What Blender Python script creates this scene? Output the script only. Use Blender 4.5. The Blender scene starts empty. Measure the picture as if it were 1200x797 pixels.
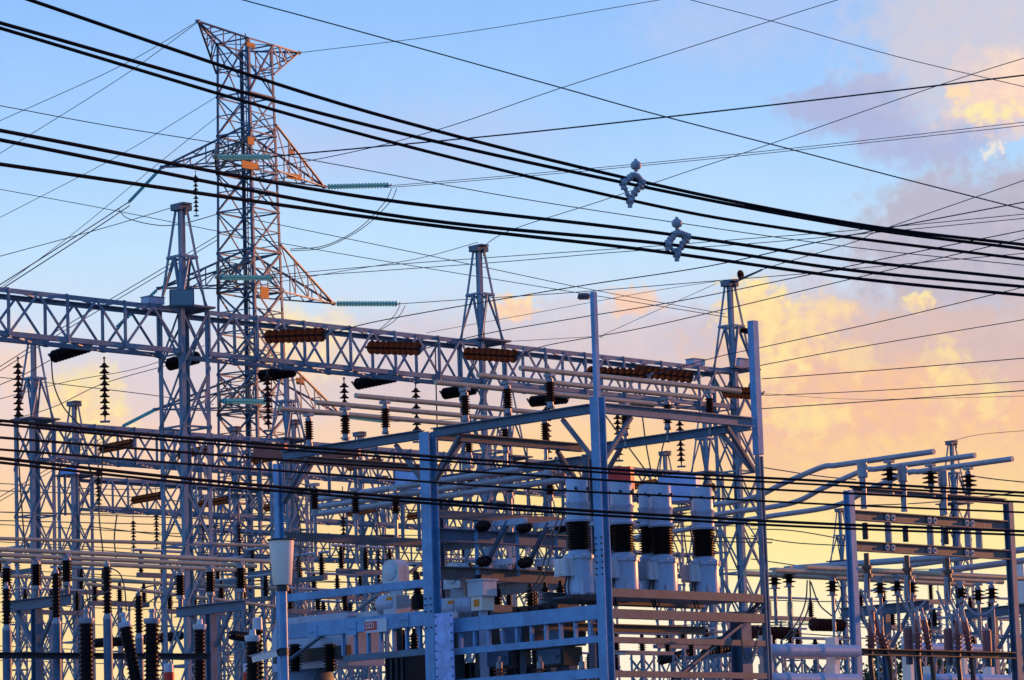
import bpy, math, random
from mathutils import Vector, Matrix
R = math.radians
rnd = random.Random(7)
C = bpy.context.scene.collection
scene = bpy.context.scene

# ------------------------------------------------------------------ camera
F = 4000.0                      # focal length in pixels of the 1200 px wide photograph
CX, CY = 600.0, 398.5
PITCH = math.atan((984 - CY) / F)
ROLL = R(-1.9)
CAM = Vector((0, 0, 1.7))
cam_d = bpy.data.cameras.new('camera')
cam_d.sensor_width = 36.0
cam_d.lens = 36.0 * F / 1200
cam_d.clip_start = 0.5
cam_d.clip_end = 6000
cam = bpy.data.objects.new('camera', cam_d)
C.objects.link(cam)
RM = Matrix.Rotation(R(90) + PITCH, 3, 'X') @ Matrix.Rotation(ROLL, 3, 'Z')
cam.matrix_world = Matrix.Translation(CAM) @ RM.to_4x4()
scene.camera = cam

def ray(px, py):
    return RM @ Vector((px - CX, CY - py, -F))
def P(px, py, Y):               # the point of a pixel at distance Y in front of the camera
    r = ray(px, py)
    return CAM + r * (Y / r.y)
def V(px, py, o, d):            # the point of a pixel on the upright plane through o along d
    r = ray(px, py)
    n = Vector((d[1], -d[0], 0))
    return CAM + r * ((Vector((o[0], o[1], 0)) - Vector((CAM.x, CAM.y, 0))).dot(n) / r.dot(n))
def proj(p):
    q = RM.transposed() @ (Vector(p) - CAM)
    return (CX + F * q.x / -q.z, CY - F * q.y / -q.z)

# ------------------------------------------------------------------ sky
SUN_AZ, SUN_EL = R(52), R(6.5)
def lin(c):
    return tuple((v / 255 / 12.92) if v <= 10 else ((v / 255 + .055) / 1.055) ** 2.4 for v in c)
world = bpy.data.worlds.new('World')
scene.world = world
world.use_nodes = True
wt = world.node_tree
wt.nodes.clear()
class NT:
    def __init__(s, tree): s.t = tree; s.n = tree.nodes; s.l = tree.links
    def put(s, sock, v):
        if isinstance(v, bpy.types.NodeSocket): s.l.new(v, sock)
        else: sock.default_value = v
    def m(s, op, a, b=0.0, c=0.0, clamp=False):
        n = s.n.new('ShaderNodeMath'); n.operation = op; n.use_clamp = clamp
        s.put(n.inputs[0], a); s.put(n.inputs[1], b); s.put(n.inputs[2], c)
        return n.outputs[0]
    def mix(s, f, a, b):
        n = s.n.new('ShaderNodeMix'); n.data_type = 'RGBA'
        s.put(n.inputs[0], f)
        for i, v in ((6, a), (7, b)):
            s.put(n.inputs[i], v if isinstance(v, bpy.types.NodeSocket) else tuple(v) + (1,) if len(v) == 3 else v)
        return n.outputs[2]
    def noise(s, vec, scale, detail=4.0, rough=.55):
        n = s.n.new('ShaderNodeTexNoise'); n.inputs['Scale'].default_value = scale
        n.inputs['Detail'].default_value = detail; n.inputs['Roughness'].default_value = rough
        s.l.new(vec, n.inputs['Vector']); return n.outputs['Fac']
    def ramp(s, fac, stops, interp='LINEAR'):
        n = s.n.new('ShaderNodeValToRGB'); r = n.color_ramp; r.interpolation = interp
        while len(r.elements) < len(stops): r.elements.new(.5)
        for e, (p, c) in zip(r.elements, stops):
            e.position = p; e.color = tuple(c) + (1,)
        s.put(n.inputs[0], fac); return n.outputs[0]
    def sstep(s, x, lo, hi):
        n = s.n.new('ShaderNodeMapRange'); n.interpolation_type = 'SMOOTHSTEP'
        s.put(n.inputs[0], x); n.inputs[1].default_value = lo; n.inputs[2].default_value = hi
        return n.outputs[0]
W = NT(wt)
tc = W.n.new('ShaderNodeTexCoord')
sp = W.n.new('ShaderNodeSeparateXYZ'); wt.links.new(tc.outputs['Generated'], sp.inputs[0])
dx, dy, dz = sp.outputs
hor = W.m('SQRT', W.m('ADD', W.m('MULTIPLY', dx, dx), W.m('MULTIPLY', dy, dy)))
# U: bearing, H: height above the horizon, both in degrees
U = W.m('MULTIPLY', W.m('ARCTAN2', dx, dy), 180 / math.pi)
H = W.m('MULTIPLY', W.m('ARCTAN2', dz, hor), 180 / math.pi)
cv = W.n.new('ShaderNodeCombineXYZ'); wt.links.new(U, cv.inputs[0]); wt.links.new(H, cv.inputs[1])
def UH(px, py):
    r = ray(px, py).normalized()
    return math.degrees(math.atan2(r.x, r.y)), math.degrees(math.atan2(r.z, math.hypot(r.x, r.y)))
def cvec(u, h):
    n = W.n.new('ShaderNodeCombineXYZ'); wt.links.new(u, n.inputs[0]); wt.links.new(h, n.inputs[1]); return n.outputs[0]
def noise2(vec, scale, detail, rough):
    n = W.n.new('ShaderNodeTexNoise'); n.inputs['Scale'].default_value = scale
    n.inputs['Detail'].default_value = detail; n.inputs['Roughness'].default_value = rough
    wt.links.new(vec, n.inputs['Vector']); s_ = W.n.new('ShaderNodeSeparateColor'); wt.links.new(n.outputs['Color'], s_.inputs[0])
    return s_.outputs[0], s_.outputs[1]
n_big = W.noise(cv.outputs[0], .45, 5.0, .55)
n_mid = W.noise(cv.outputs[0], 1.3, 6.0, .6)
n_fine = W.noise(cv.outputs[0], 4.0, 3.5, .5)
# billows: the sky coordinates are bent by noise of several sizes before any cloud is drawn
wa, wb = noise2(cv.outputs[0], 1.5, 5.0, .6)
wc, wd = noise2(cv.outputs[0], 5.5, 2.5, .5)
UW = W.m('ADD', U, W.m('ADD', W.m('MULTIPLY', W.m('SUBTRACT', wa, .5), 1.3), W.m('MULTIPLY', W.m('SUBTRACT', wc, .5), .42)))
HW = W.m('ADD', H, W.m('ADD', W.m('MULTIPLY', W.m('SUBTRACT', wb, .5), .85), W.m('MULTIPLY', W.m('SUBTRACT', wd, .5), .36)))
UF = W.m('ADD', U, W.m('MULTIPLY', W.m('SUBTRACT', wc, .5), .55))
HF = W.m('ADD', H, W.m('MULTIPLY', W.m('SUBTRACT', wd, .5), .45))
wob = W.m('ADD', W.m('MULTIPLY', W.m('SUBTRACT', n_mid, .5), 1.0), W.m('MULTIPLY', W.m('SUBTRACT', n_fine, .5), .6))
wobf = W.m('MULTIPLY', W.m('SUBTRACT', n_fine, .5), 1.6)
def hs(py): return UH(600, py)[1]
Hn = W.m('DIVIDE', W.m('ADD', H, W.m('MULTIPLY', W.m('SUBTRACT', n_big, .5), 1.2)), 90.0)
def grad(*st): return W.ramp(Hn, [(hs(p) / 90 if p > -900 else q, lin(c)) for p, q, c in st])
hi = ((375, 0, (210, 225, 246)), (290, 0, (194, 226, 253)), (150, 0, (168, 209, 255)), (0, 0, (148, 195, 253)), (-999, .3, (116, 160, 226)), (-999, 1.0, (72, 112, 190)))
warm_r = grad((-999, 0.0, (246, 196, 140)), (797, 0, (255, 244, 222)), (730, 0, (255, 243, 208)), (660, 0, (255, 236, 168)), (600, 0, (254, 227, 150)), (520, 0, (252, 210, 158)), (440, 0, (246, 212, 190)), *hi)
warm_l = grad((-999, 0.0, (246, 190, 140)), (797, 0, (255, 230, 170)), (700, 0, (255, 222, 158)), (610, 0, (254, 214, 160)), (520, 0, (250, 210, 184)), (440, 0, (230, 212, 216)), *hi)
front = W.mix(W.sstep(U, -6.0, 1.0), warm_l, warm_r)
col = front
def cloud(px, py, rx, ry, c1, c2=None, soft=.35, amp=1.0, op=1.0, fine=None):
    """a cloud at a fixed bearing and height in the sky, its edge broken up by noise"""
    global col
    u0, h0 = UH(px, py)
    k = 180 / math.pi / F
    small = rx < 45
    a = W.m('DIVIDE', W.m('SUBTRACT', UF if small else UW, u0), rx * k); b = W.m('DIVIDE', W.m('SUBTRACT', HF if small else HW, h0), ry * k)
    d = W.m('SUBTRACT', 1.0, W.m('ADD', W.m('MULTIPLY', a, a), W.m('MULTIPLY', b, b)))
    d = W.m('ADD', d, W.m('MULTIPLY', wobf if small else wob, 2.2 * amp))
    f = W.m('MULTIPLY', W.sstep(d, -soft * 1.7, soft * 1.7), op)
    c = lin(c1)
    if c2: c = W.mix(W.sstep(W.m('ADD', n_fine, W.m('MULTIPLY', b, .12)), .30, .70), lin(c2), lin(c1))
    col = W.mix(f, col, c)
# soft violet banks
cloud(480, 165, 150, 40, (190, 199, 238), None, 1.1, 1.0, .55)
cloud(300, 185, 120, 25, (194, 204, 240), None, 1.2, 1.0, .4)
cloud(870, 25, 110, 45, (190, 200, 238), None, 1.0, 1.1, .6)
cloud(1000, 125, 85, 36, (176, 181, 218), None, .4, .9, .9)
cloud(1090, 165, 90, 30, (178, 182, 218), None, .5, .9, .85)
# the mauve bank low in the sky
cloud(640, 420, 330, 58, (218, 202, 208), (208, 196, 212), .7, .7, .85)
cloud(260, 440, 160, 46, (220, 208, 216), None, 1.0, .8, .6)
cloud(960, 395, 160, 70, (208, 194, 204), None, .6, 1.0, .85)
cloud(1165, 290, 170, 95, (184, 179, 197), (200, 190, 203), .35, .9, .95)
cloud(1110, 250, 60, 40, (188, 184, 206), None, .4, 1.0, .9)
# sunlit cumulus
cloud(1050, 480, 250, 105, (251, 198, 152), (243, 190, 168), .5, 1.0, .9)
cloud(1110, 392, 125, 30, (212, 188, 190), None, .7, 1.0, .75)
cloud(1180, 420, 50, 30, (206, 184, 190), None, .7, 1.0, .6)
cloud(885, 362, 44, 34, (255, 232, 168), (252, 212, 164), .4, 1.1, 1)
cloud(925, 395, 44, 40, (254, 226, 164), (250, 206, 162), .5, 1.2, .9)
cloud(900, 435, 34, 26, (255, 230, 166), (251, 210, 164), .6, 1.2, .8)
cloud(970, 365, 30, 22, (253, 222, 168), (246, 204, 176), .6, 1.1, .8)
cloud(1075, 352, 17, 10, (255, 236, 172), (252, 214, 170), .6, 1.0, .95)
cloud(1110, 445, 24, 42, (255, 228, 160), (249, 207, 166), .7, 1.2, .8)
cloud(950, 490, 44, 18, (255, 230, 158), None, .7, 1.1, .7)
cloud(1000, 420, 26, 20, (254, 222, 164), None, .7, 1.1, .6)
cloud(1060, 545, 140, 36, (254, 216, 150), (250, 204, 156), .8, 1.0, .7)
cloud(1160, 465, 16, 26, (255, 230, 160), None, .7, 1.1, .65)
cloud(602, 360, 30, 14, (255, 224, 184), (250, 208, 182), .35, .9, 1)
cloud(742, 354, 30, 17, (252, 210, 184), (250, 204, 180), .5, .9, .95)
cloud(345, 410, 62, 46, (255, 232, 184), (252, 216, 184), .7, 1.0, 1)
cloud(100, 482, 46, 52, (255, 232, 166), (252, 214, 175), .6, .9, 1)
cloud(15, 430, 28, 45, (250, 214, 195), None, .7, 1.0, .8)
cloud(1150, 35, 135, 105, (204, 204, 222), (214, 206, 216), .5, .9, .95)
cloud(1190, 110, 66, 48, (254, 222, 198), (246, 210, 198), .6, .9, 1)
cloud(1160, 132, 34, 10, (255, 240, 170), (254, 226, 184), .9, 1.0, 1)
cloud(1122, 108, 14, 12, (254, 222, 180), None, .5, 1.0, .9)
cloud(1160, 177, 9, 8, (255, 240, 214), None, .8, 1.3, .8)
cloud(1175, 172, 5, 5, (255, 236, 214), None, .8, 1.2, .7)
rel = W.m('ADD', .955, W.m('MULTIPLY', W.m('ADD', W.m('MULTIPLY', n_mid, .6), W.m('MULTIPLY', n_fine, .4)), .09))
rl = W.n.new('ShaderNodeVectorMath'); rl.operation = 'SCALE'; wt.links.new(col, rl.inputs[0]); wt.links.new(rel, rl.inputs['Scale']); col = rl.outputs[0]
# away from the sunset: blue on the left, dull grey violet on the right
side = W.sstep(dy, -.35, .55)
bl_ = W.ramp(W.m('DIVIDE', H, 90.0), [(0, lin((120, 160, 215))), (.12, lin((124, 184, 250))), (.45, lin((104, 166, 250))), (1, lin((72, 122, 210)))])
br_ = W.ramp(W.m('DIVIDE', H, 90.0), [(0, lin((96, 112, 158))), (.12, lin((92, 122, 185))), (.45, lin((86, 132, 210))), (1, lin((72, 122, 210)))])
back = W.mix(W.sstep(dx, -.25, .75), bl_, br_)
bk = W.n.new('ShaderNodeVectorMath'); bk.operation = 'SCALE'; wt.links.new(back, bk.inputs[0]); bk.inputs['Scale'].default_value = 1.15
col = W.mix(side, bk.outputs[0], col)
nish = W.n.new('ShaderNodeTexSky'); nish.sky_type = 'NISHITA'; nish.sun_disc = False
nish.sun_elevation = SUN_EL; nish.sun_rotation = SUN_AZ
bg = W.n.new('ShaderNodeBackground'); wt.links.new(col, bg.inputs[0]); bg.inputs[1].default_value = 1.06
bg2 = W.n.new('ShaderNodeBackground'); wt.links.new(nish.outputs[0], bg2.inputs[0]); bg2.inputs[1].default_value = .05
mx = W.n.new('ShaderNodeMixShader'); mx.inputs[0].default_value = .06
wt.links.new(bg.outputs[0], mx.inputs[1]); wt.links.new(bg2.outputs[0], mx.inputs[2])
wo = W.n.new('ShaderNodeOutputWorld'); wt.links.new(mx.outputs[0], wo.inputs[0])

sun_d = bpy.data.lights.new('sun', 'SUN'); sun_d.energy = 3.6; sun_d.angle = R(.6); sun_d.color = (1.0, .34, .085)
sun = bpy.data.objects.new('sun', sun_d); C.objects.link(sun)
sdir = Vector((math.sin(SUN_AZ) * math.cos(SUN_EL), math.cos(SUN_AZ) * math.cos(SUN_EL), math.sin(SUN_EL)))
sun.rotation_euler = sdir.to_track_quat('Z', 'Y').to_euler()
sun.location = (60, 40, 60)
vs = scene.view_settings
vs.view_transform = 'Standard'; vs.look = 'None'; vs.exposure = 0; vs.gamma = 1; vs.use_curve_mapping = False
scene.cycles.max_bounces = 5

# ------------------------------------------------------------------ materials
def mat(name, c, rough=.5, metal=0.0, var=.25, scale=3.0, bump=0.0, c2=None, spec=.5, coat=0.0, trans=0.0, wear=0.0, wc=(.10, .06, .035)):
    m = bpy.data.materials.new(name); m.use_nodes = True
    N = NT(m.node_tree); b = m.node_tree.nodes['Principled BSDF']
    t = N.n.new('ShaderNodeTexCoord').outputs['Object']
    nz = N.noise(t, scale, 6.0, .65); nz2 = N.noise(t, scale * 6, 3.0, .6)
    f = N.sstep(N.m('ADD', N.m('MULTIPLY', nz, .7), N.m('MULTIPLY', nz2, .3)), .36, .64)
    d = tuple(v * (1 - var) for v in c) if c2 is None else c2
    base = N.mix(f, d, tuple(c))
    if wear:      # streaks of dirt and rust running down, spots at joints
        mp = N.n.new('ShaderNodeMapping'); mp.inputs['Scale'].default_value = (9, 9, 1.1); N.l.new(t, mp.inputs['Vector'])
        st = N.noise(mp.outputs[0], 1.0, 5.0, .6); sp_ = N.noise(t, 14.0, 4.0, .6)
        base = N.mix(N.m('MULTIPLY', N.m('ADD', N.sstep(st, .52, .72), N.sstep(sp_, .62, .74), clamp=True), wear), base, wc)
    N.l.new(base, b.inputs['Base Color'])
    N.l.new(N.m('ADD', rough - .08, N.m('MULTIPLY', nz2, .16)), b.inputs['Roughness'])
    b.inputs['Metallic'].default_value = metal
    b.inputs['Specular IOR Level'].default_value = spec
    b.inputs['Coat Weight'].default_value = coat
    b.inputs['Transmission Weight'].default_value = trans
    if bump:
        bn = N.n.new('ShaderNodeBump'); bn.inputs['Strength'].default_value = bump; bn.inputs['Distance'].default_value = .01
        N.l.new(nz2, bn.inputs['Height']); N.l.new(bn.outputs[0], b.inputs['Normal'])
    return m
M = {}
M['galv'] = mat('galvanised steel', (.205, .285, .36), .5, .1, .32, 2.2, .15, spec=.3, wear=0.35)
M['galvdark'] = mat('weathered galvanised steel', (.11, .15, .20), .5, .2, .35, 2.2, .15, wear=0.3)
M['tower'] = mat('tower steel', (.08, .13, .21), .5, .1, .35, 1.0, wear=0.3)
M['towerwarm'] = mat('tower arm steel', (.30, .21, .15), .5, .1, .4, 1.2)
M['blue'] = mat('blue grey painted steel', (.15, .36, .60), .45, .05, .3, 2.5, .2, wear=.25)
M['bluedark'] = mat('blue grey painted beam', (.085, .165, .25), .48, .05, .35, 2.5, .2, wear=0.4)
M['beam'] = mat('weathered beam steel', (.115, .13, .145), .5, .1, .35, 3.0, .2, wear=0.45)
M['plate'] = mat('bare zinc plate', (.36, .52, .92), .35, .1, .45, 4.0, .1, wear=0.25)
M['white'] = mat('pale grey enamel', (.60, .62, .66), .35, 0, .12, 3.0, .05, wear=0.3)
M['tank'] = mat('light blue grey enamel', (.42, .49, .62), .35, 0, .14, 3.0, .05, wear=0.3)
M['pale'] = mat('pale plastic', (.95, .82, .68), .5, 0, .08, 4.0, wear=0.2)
M['alu'] = mat('aluminium tube', (.36, .37, .41), .42, .2, .2, 4.0, wear=0.3)
M['cream'] = mat('horizon tinted tube', (.52, .41, .27), .42, .05, .18, 4.0, wear=0.3)  # warm reflection of the horizon put into the tubes' base colour
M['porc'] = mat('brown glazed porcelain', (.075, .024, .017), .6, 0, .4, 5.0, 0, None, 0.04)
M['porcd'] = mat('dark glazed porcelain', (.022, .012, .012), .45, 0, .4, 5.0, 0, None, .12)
M['porcg'] = mat('grey glazed porcelain', (.16, .17, .20), .3, 0, .3, 5.0, 0, None, .6, .5)
M['glass'] = mat('toughened green glass', (.16, .56, .58), .5, 0, .2, 4.0, 0, None, 0.0)
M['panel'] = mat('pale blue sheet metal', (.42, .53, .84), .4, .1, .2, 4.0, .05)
M['cable'] = mat('black cable', (.006, .006, .010), .7, 0, .3, 2.0, 0, None, .15)
M['wire'] = mat('bare conductor', (.035, .04, .055), .5, .3, .3, 2.0)
M['lead'] = mat('copper lead', (.16, .11, .08), .5, .3, .3, 2.0)
M['spacer'] = mat('grey polymer', (.40, .41, .46), .55, 0, .3, 8.0, .2)
M['orange'] = mat('orange marker paint', (.95, .28, .015), .5, 0, .15, 3.0)
M['red'] = mat('red enamel', (.72, .03, .02), .45, 0, .2, 3.0)
M['rust'] = mat('red brown paint', (.42, .10, .06), .55, 0, .35, 3.0, .2)
M['term'] = mat('red brown polymer', (.30, .10, .085), .45, 0, .25, 6.0)
M['letter'] = mat('white lettering', (.8, .8, .8), .5, 0, .05)
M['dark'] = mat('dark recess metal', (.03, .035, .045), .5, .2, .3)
M['lens'] = mat('floodlight glass', (.06, .13, .16), .08, 0, .2, 3.0, 0, None, .8, .6)
M['bark'] = mat('bark', (.07, .05, .035), .9, 0, .4, 6.0, .4)
M['leaf'] = mat('leaves', (.055, .085, .025), .6, 0, .45, .6)
M['ground'] = mat('dry grass ground', (.10, .105, .05), .95, 0, .4, .05, .3)
M['gravel'] = mat('yard gravel', (.30, .28, .26), .95, 0, .35, 8.0, .6)

# ------------------------------------------------------------------ mesh helpers
Z = Vector((0, 0, 1))
class MB:
    def __init__(s): s.v = []; s.f = []; s.sm = []
    def quad(s, pts, smooth=False):
        i = len(s.v); s.v += [Vector(p) for p in pts]; s.f.append(tuple(range(i, i + len(pts)))); s.sm.append(smooth)
    def hexa(s, p):            # 8 corners: bottom ring, top ring
        i = len(s.v); s.v += [Vector(q) for q in p]
        for q in ((3, 2, 1, 0), (4, 5, 6, 7), (0, 1, 5, 4), (1, 2, 6, 5), (2, 3, 7, 6), (3, 0, 4, 7)):
            s.f.append(tuple(i + k for k in q)); s.sm.append(False)
        return s
    def bar(s, p, q, w, h=None, up=Z):
        p, q = Vector(p), Vector(q); h = w if h is None else h
        d = (q - p).normalized(); a = d.cross(Vector(up))
        if a.length < 1e-3: a = d.cross(Vector((1, 0, 0)))
        a.normalize(); b = a.cross(d).normalized()
        a *= w / 2; b *= h / 2
        return s.hexa([p - a - b, p + a - b, p + a + b, p - a + b, q - a - b, q + a - b, q + a + b, q - a + b])
    def box(s, c, sx, sy, sz, rz=0.0):
        c = Vector(c); x = Vector((math.cos(rz), math.sin(rz), 0)) * sx / 2; y = Vector((-math.sin(rz), math.cos(rz), 0)) * sy / 2; z = Z * sz / 2
        return s.hexa([c - x - y - z, c + x - y - z, c + x + y - z, c - x + y - z, c - x - y + z, c + x - y + z, c + x + y + z, c - x + y + z])
    def angle(s, p, q, w, t, a, b):   # an L section: two leaves that start at the corner line pq
        p, q, a, b = Vector(p), Vector(q), Vector(a).normalized(), Vector(b).normalized()
        for x, y, x0 in ((a * w, b * t, a * 0), (b * (w - t), a * t, b * t)):
            s.hexa([p + x0, p + x0 + x, p + x0 + x + y, p + x0 + y, q + x0, q + x0 + x, q + x0 + x + y, q + x0 + y])
        return s
    def ibeam(s, p, q, w, h, up=Z, tf=.016, tw=.014):   # flanges of width w, depth h along up
        p, q = Vector(p), Vector(q); d = (q - p).normalized(); a = d.cross(Vector(up)).normalized(); b = a.cross(d).normalized()
        for sgn in (-1, 1): s.bar(p + b * sgn * (h - tf) / 2, q + b * sgn * (h - tf) / 2, w, tf, b)
        s.bar(p, q, tw, h - 2 * tf, b)
        return s
    def channel(s, p, q, w, h, side=1, up=Z, t=.014):
        p, q = Vector(p), Vector(q); d = (q - p).normalized(); a = d.cross(Vector(up)).normalized(); b = a.cross(d).normalized()
        for sgn in (-1, 1): s.bar(p + b * sgn * (h - t) / 2, q + b * sgn * (h - t) / 2, w, t, b)
        s.bar(p + a * side * (w - t) / 2, q + a * side * (w - t) / 2, t, h - 2 * t, b)
        return s
    def tube(s, pts, r, n=8, caps=True):
        pts = [Vector(p) for p in pts]; rings = []
        prev = None
        for k, p in enumerate(pts):
            d = (pts[min(k + 1, len(pts) - 1)] - pts[max(k - 1, 0)]).normalized()
            if prev is None:
                a = d.cross(Z)
                if a.length < 1e-3: a = d.cross(Vector((1, 0, 0)))
            else: a = prev - d * prev.dot(d)
            a.normalize(); prev = a; b = d.cross(a)
            rr = r[k] if isinstance(r, (list, tuple)) else r
            i = len(s.v); rings.append(i)
            s.v += [p + (a * math.cos(2 * math.pi * j / n) + b * math.sin(2 * math.pi * j / n)) * rr for j in range(n)]
        for i, j in zip(rings, rings[1:]):
            for k in range(n):
                s.f.append((i + k, i + (k + 1) % n, j + (k + 1) % n, j + k)); s.sm.append(True)
        if caps:
            s.f.append(tuple(range(rings[0] + n - 1, rings[0] - 1, -1))); s.f.append(tuple(range(rings[-1], rings[-1] + n))); s.sm += [False, False]
        return s
    def lathe(s, base, axis, prof, n=12):
        base, ax = Vector(base), Vector(axis).normalized(); a = ax.cross(Z)
        if a.length < 1e-3: a = Vector((1, 0, 0))
        a.normalize(); b = ax.cross(a); rings = []
        for t, r in prof:
            rings.append(len(s.v))
            s.v += [base + ax * t + (a * math.cos(2 * math.pi * j / n) + b * math.sin(2 * math.pi * j / n)) * max(r, 1e-4) for j in range(n)]
        for i, j in zip(rings, rings[1:]):
            for k in range(n):
                s.f.append((i + k, i + (k + 1) % n, j + (k + 1) % n, j + k)); s.sm.append(True)
        s.f.append(tuple(range(rings[0] + n - 1, rings[0] - 1, -1))); s.f.append(tuple(range(rings[-1], rings[-1] + n))); s.sm += [False, False]
        return s
    def build(s, name, m, parent=None, loc=None):
        me = bpy.data.meshes.new(name)
        off = Vector((0, 0, 0))
        if parent is not None: off = origin_of(parent)
        elif loc is not None: off = Vector(loc)
        me.from_pydata([tuple(v - off) for v in s.v], [], s.f)
        me.polygons.foreach_set('use_smooth', s.sm)
        me.materials.append(m); me.update()
        if any(s.sm): me.set_sharp_from_angle(angle=R(42))
        o = bpy.data.objects.new(name, me); C.objects.link(o)
        if parent is not None: o.parent = parent; ORIG[o.name] = off
        else: o.location = off; ORIG[o.name] = off
        return o
ORIG = {}
def origin_of(o): return ORIG[o.name]
def tag(o, label, cat, group=None, kind=None):
    if label: o['label'] = label
    if cat: o['category'] = cat
    if group: o['group'] = group
    if kind: o['kind'] = kind
    return o
def thing(name, label, cat, loc=(0, 0, 0), group=None):
    o = bpy.data.objects.new(name, None); C.objects.link(o); o.location = Vector(loc); ORIG[o.name] = Vector(loc)
    o.empty_display_size = .2
    return tag(o, label, cat, group)
def dup(root, loc, rz=None, label=None, scale=None, rot=None):
    r = root.copy(); C.objects.link(r); r.location = Vector(loc)
    if rz is not None: r.rotation_euler = (0, 0, rz)
    if rot is not None: r.rotation_euler = rot
    if scale is not None: r.scale = (scale,) * 3 if not isinstance(scale, tuple) else scale
    if label: r['label'] = label
    for ch in list(root.children):
        c = ch.copy(); C.objects.link(c); c.parent = r
        for g in list(ch.children):
            d = g.copy(); C.objects.link(d); d.parent = c
    return r
class Proto:     # the first placing moves the thing itself, later ones copy it
    def __init__(s, root): s.root = root; s.used = False
    def place(s, loc, rz=None, label=None, scale=None, rot=None):
        if s.used: return dup(s.root, loc, rz, label, scale, rot)
        s.used = True; r = s.root; r.location = Vector(loc)
        if rz is not None: r.rotation_euler = (0, 0, rz)
        if rot is not None: r.rotation_euler = rot
        if scale is not None: r.scale = (scale,) * 3 if not isinstance(scale, tuple) else scale
        if label: r['label'] = label
        return r
def attach(mb, name, m, root):      # a part given in the root's own coordinates
    me_o = mb.build(name, m, None, (0, 0, 0)); me_o.parent = root
    return me_o
def sheds(n, pitch, rc, rs, t0=0.0):
    pr = [(t0, rc)]
    for i in range(n):
        a = t0 + i * pitch
        pr += [(a + .30 * pitch, rc), (a + .36 * pitch, rs), (a + .46 * pitch, rs), (a + .85 * pitch, rc)]
    return pr + [(t0 + n * pitch, rc)]
def smooth(pts, n=7):
    pts = [Vector(p) for p in pts]
    if len(pts) < 3: return pts
    out = []
    ext = [pts[0] * 2 - pts[1]] + pts + [pts[-1] * 2 - pts[-2]]
    for i in range(1, len(ext) - 2):
        a, b, c, d = ext[i - 1:i + 3]
        for k in range(n):
            t = k / n
            out.append(.5 * (2 * b + (c - a) * t + (2 * a - 5 * b + 4 * c - d) * t * t + (3 * b - a - 3 * c + d) * t ** 3))
    return out + [pts[-1]]
def wire(name, label, cat, pts, r, m='wire', group=None, n=6, sub=7):
    o = MB().tube(smooth(pts, sub), r, n).build(name, M[m], None, pts[0])
    return tag(o, label, cat, group)
def text_mesh(name, s, size, m, parent, loc, xdir, ndir, depth=.004):
    cu = bpy.data.curves.new(name, 'FONT'); cu.body = s; cu.size = size; cu.extrude = depth; cu.align_x = 'CENTER'; cu.align_y = 'CENTER'
    tmp = bpy.data.objects.new(name, cu); C.objects.link(tmp)
    me = bpy.data.meshes.new_from_object(tmp.evaluated_get(bpy.context.evaluated_depsgraph_get()))
    bpy.data.objects.remove(tmp)
    x = Vector(xdir).normalized(); z = Vector(ndir).normalized(); y = z.cross(x)
    mtx = Matrix((x, y, z)).transposed().to_4x4(); me.transform(Matrix.Translation(Vector(loc) - origin_of(parent)) @ mtx)
    me.materials.clear(); me.materials.append(m)
    o = bpy.data.objects.new(name, me); C.objects.link(o); o.parent = parent
    return o

# ------------------------------------------------------------------ ground
ANG = R(45.5)
E1 = Vector((math.cos(ANG), math.sin(ANG), 0))        # along the rows: to the right and away
E2 = Vector((math.sin(ANG), -math.cos(ANG), 0))       # across the rows: to the right and nearer
g = MB(); g.quad([(-2500, -400, 0), (2500, -400, 0), (2500, 4500, 0), (-2500, 4500, 0)])
tag(g.build('ground', M['ground']), None, None, None, 'structure')
g = MB(); yc = Vector((0, 92, .02)); g.quad([yc + E1 * a + E2 * b for a, b in ((-60, 48), (60, 48), (60, -70), (-60, -70))])
tag(g.build('gravel_yard', M['gravel']), None, None, None, 'structure')

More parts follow.
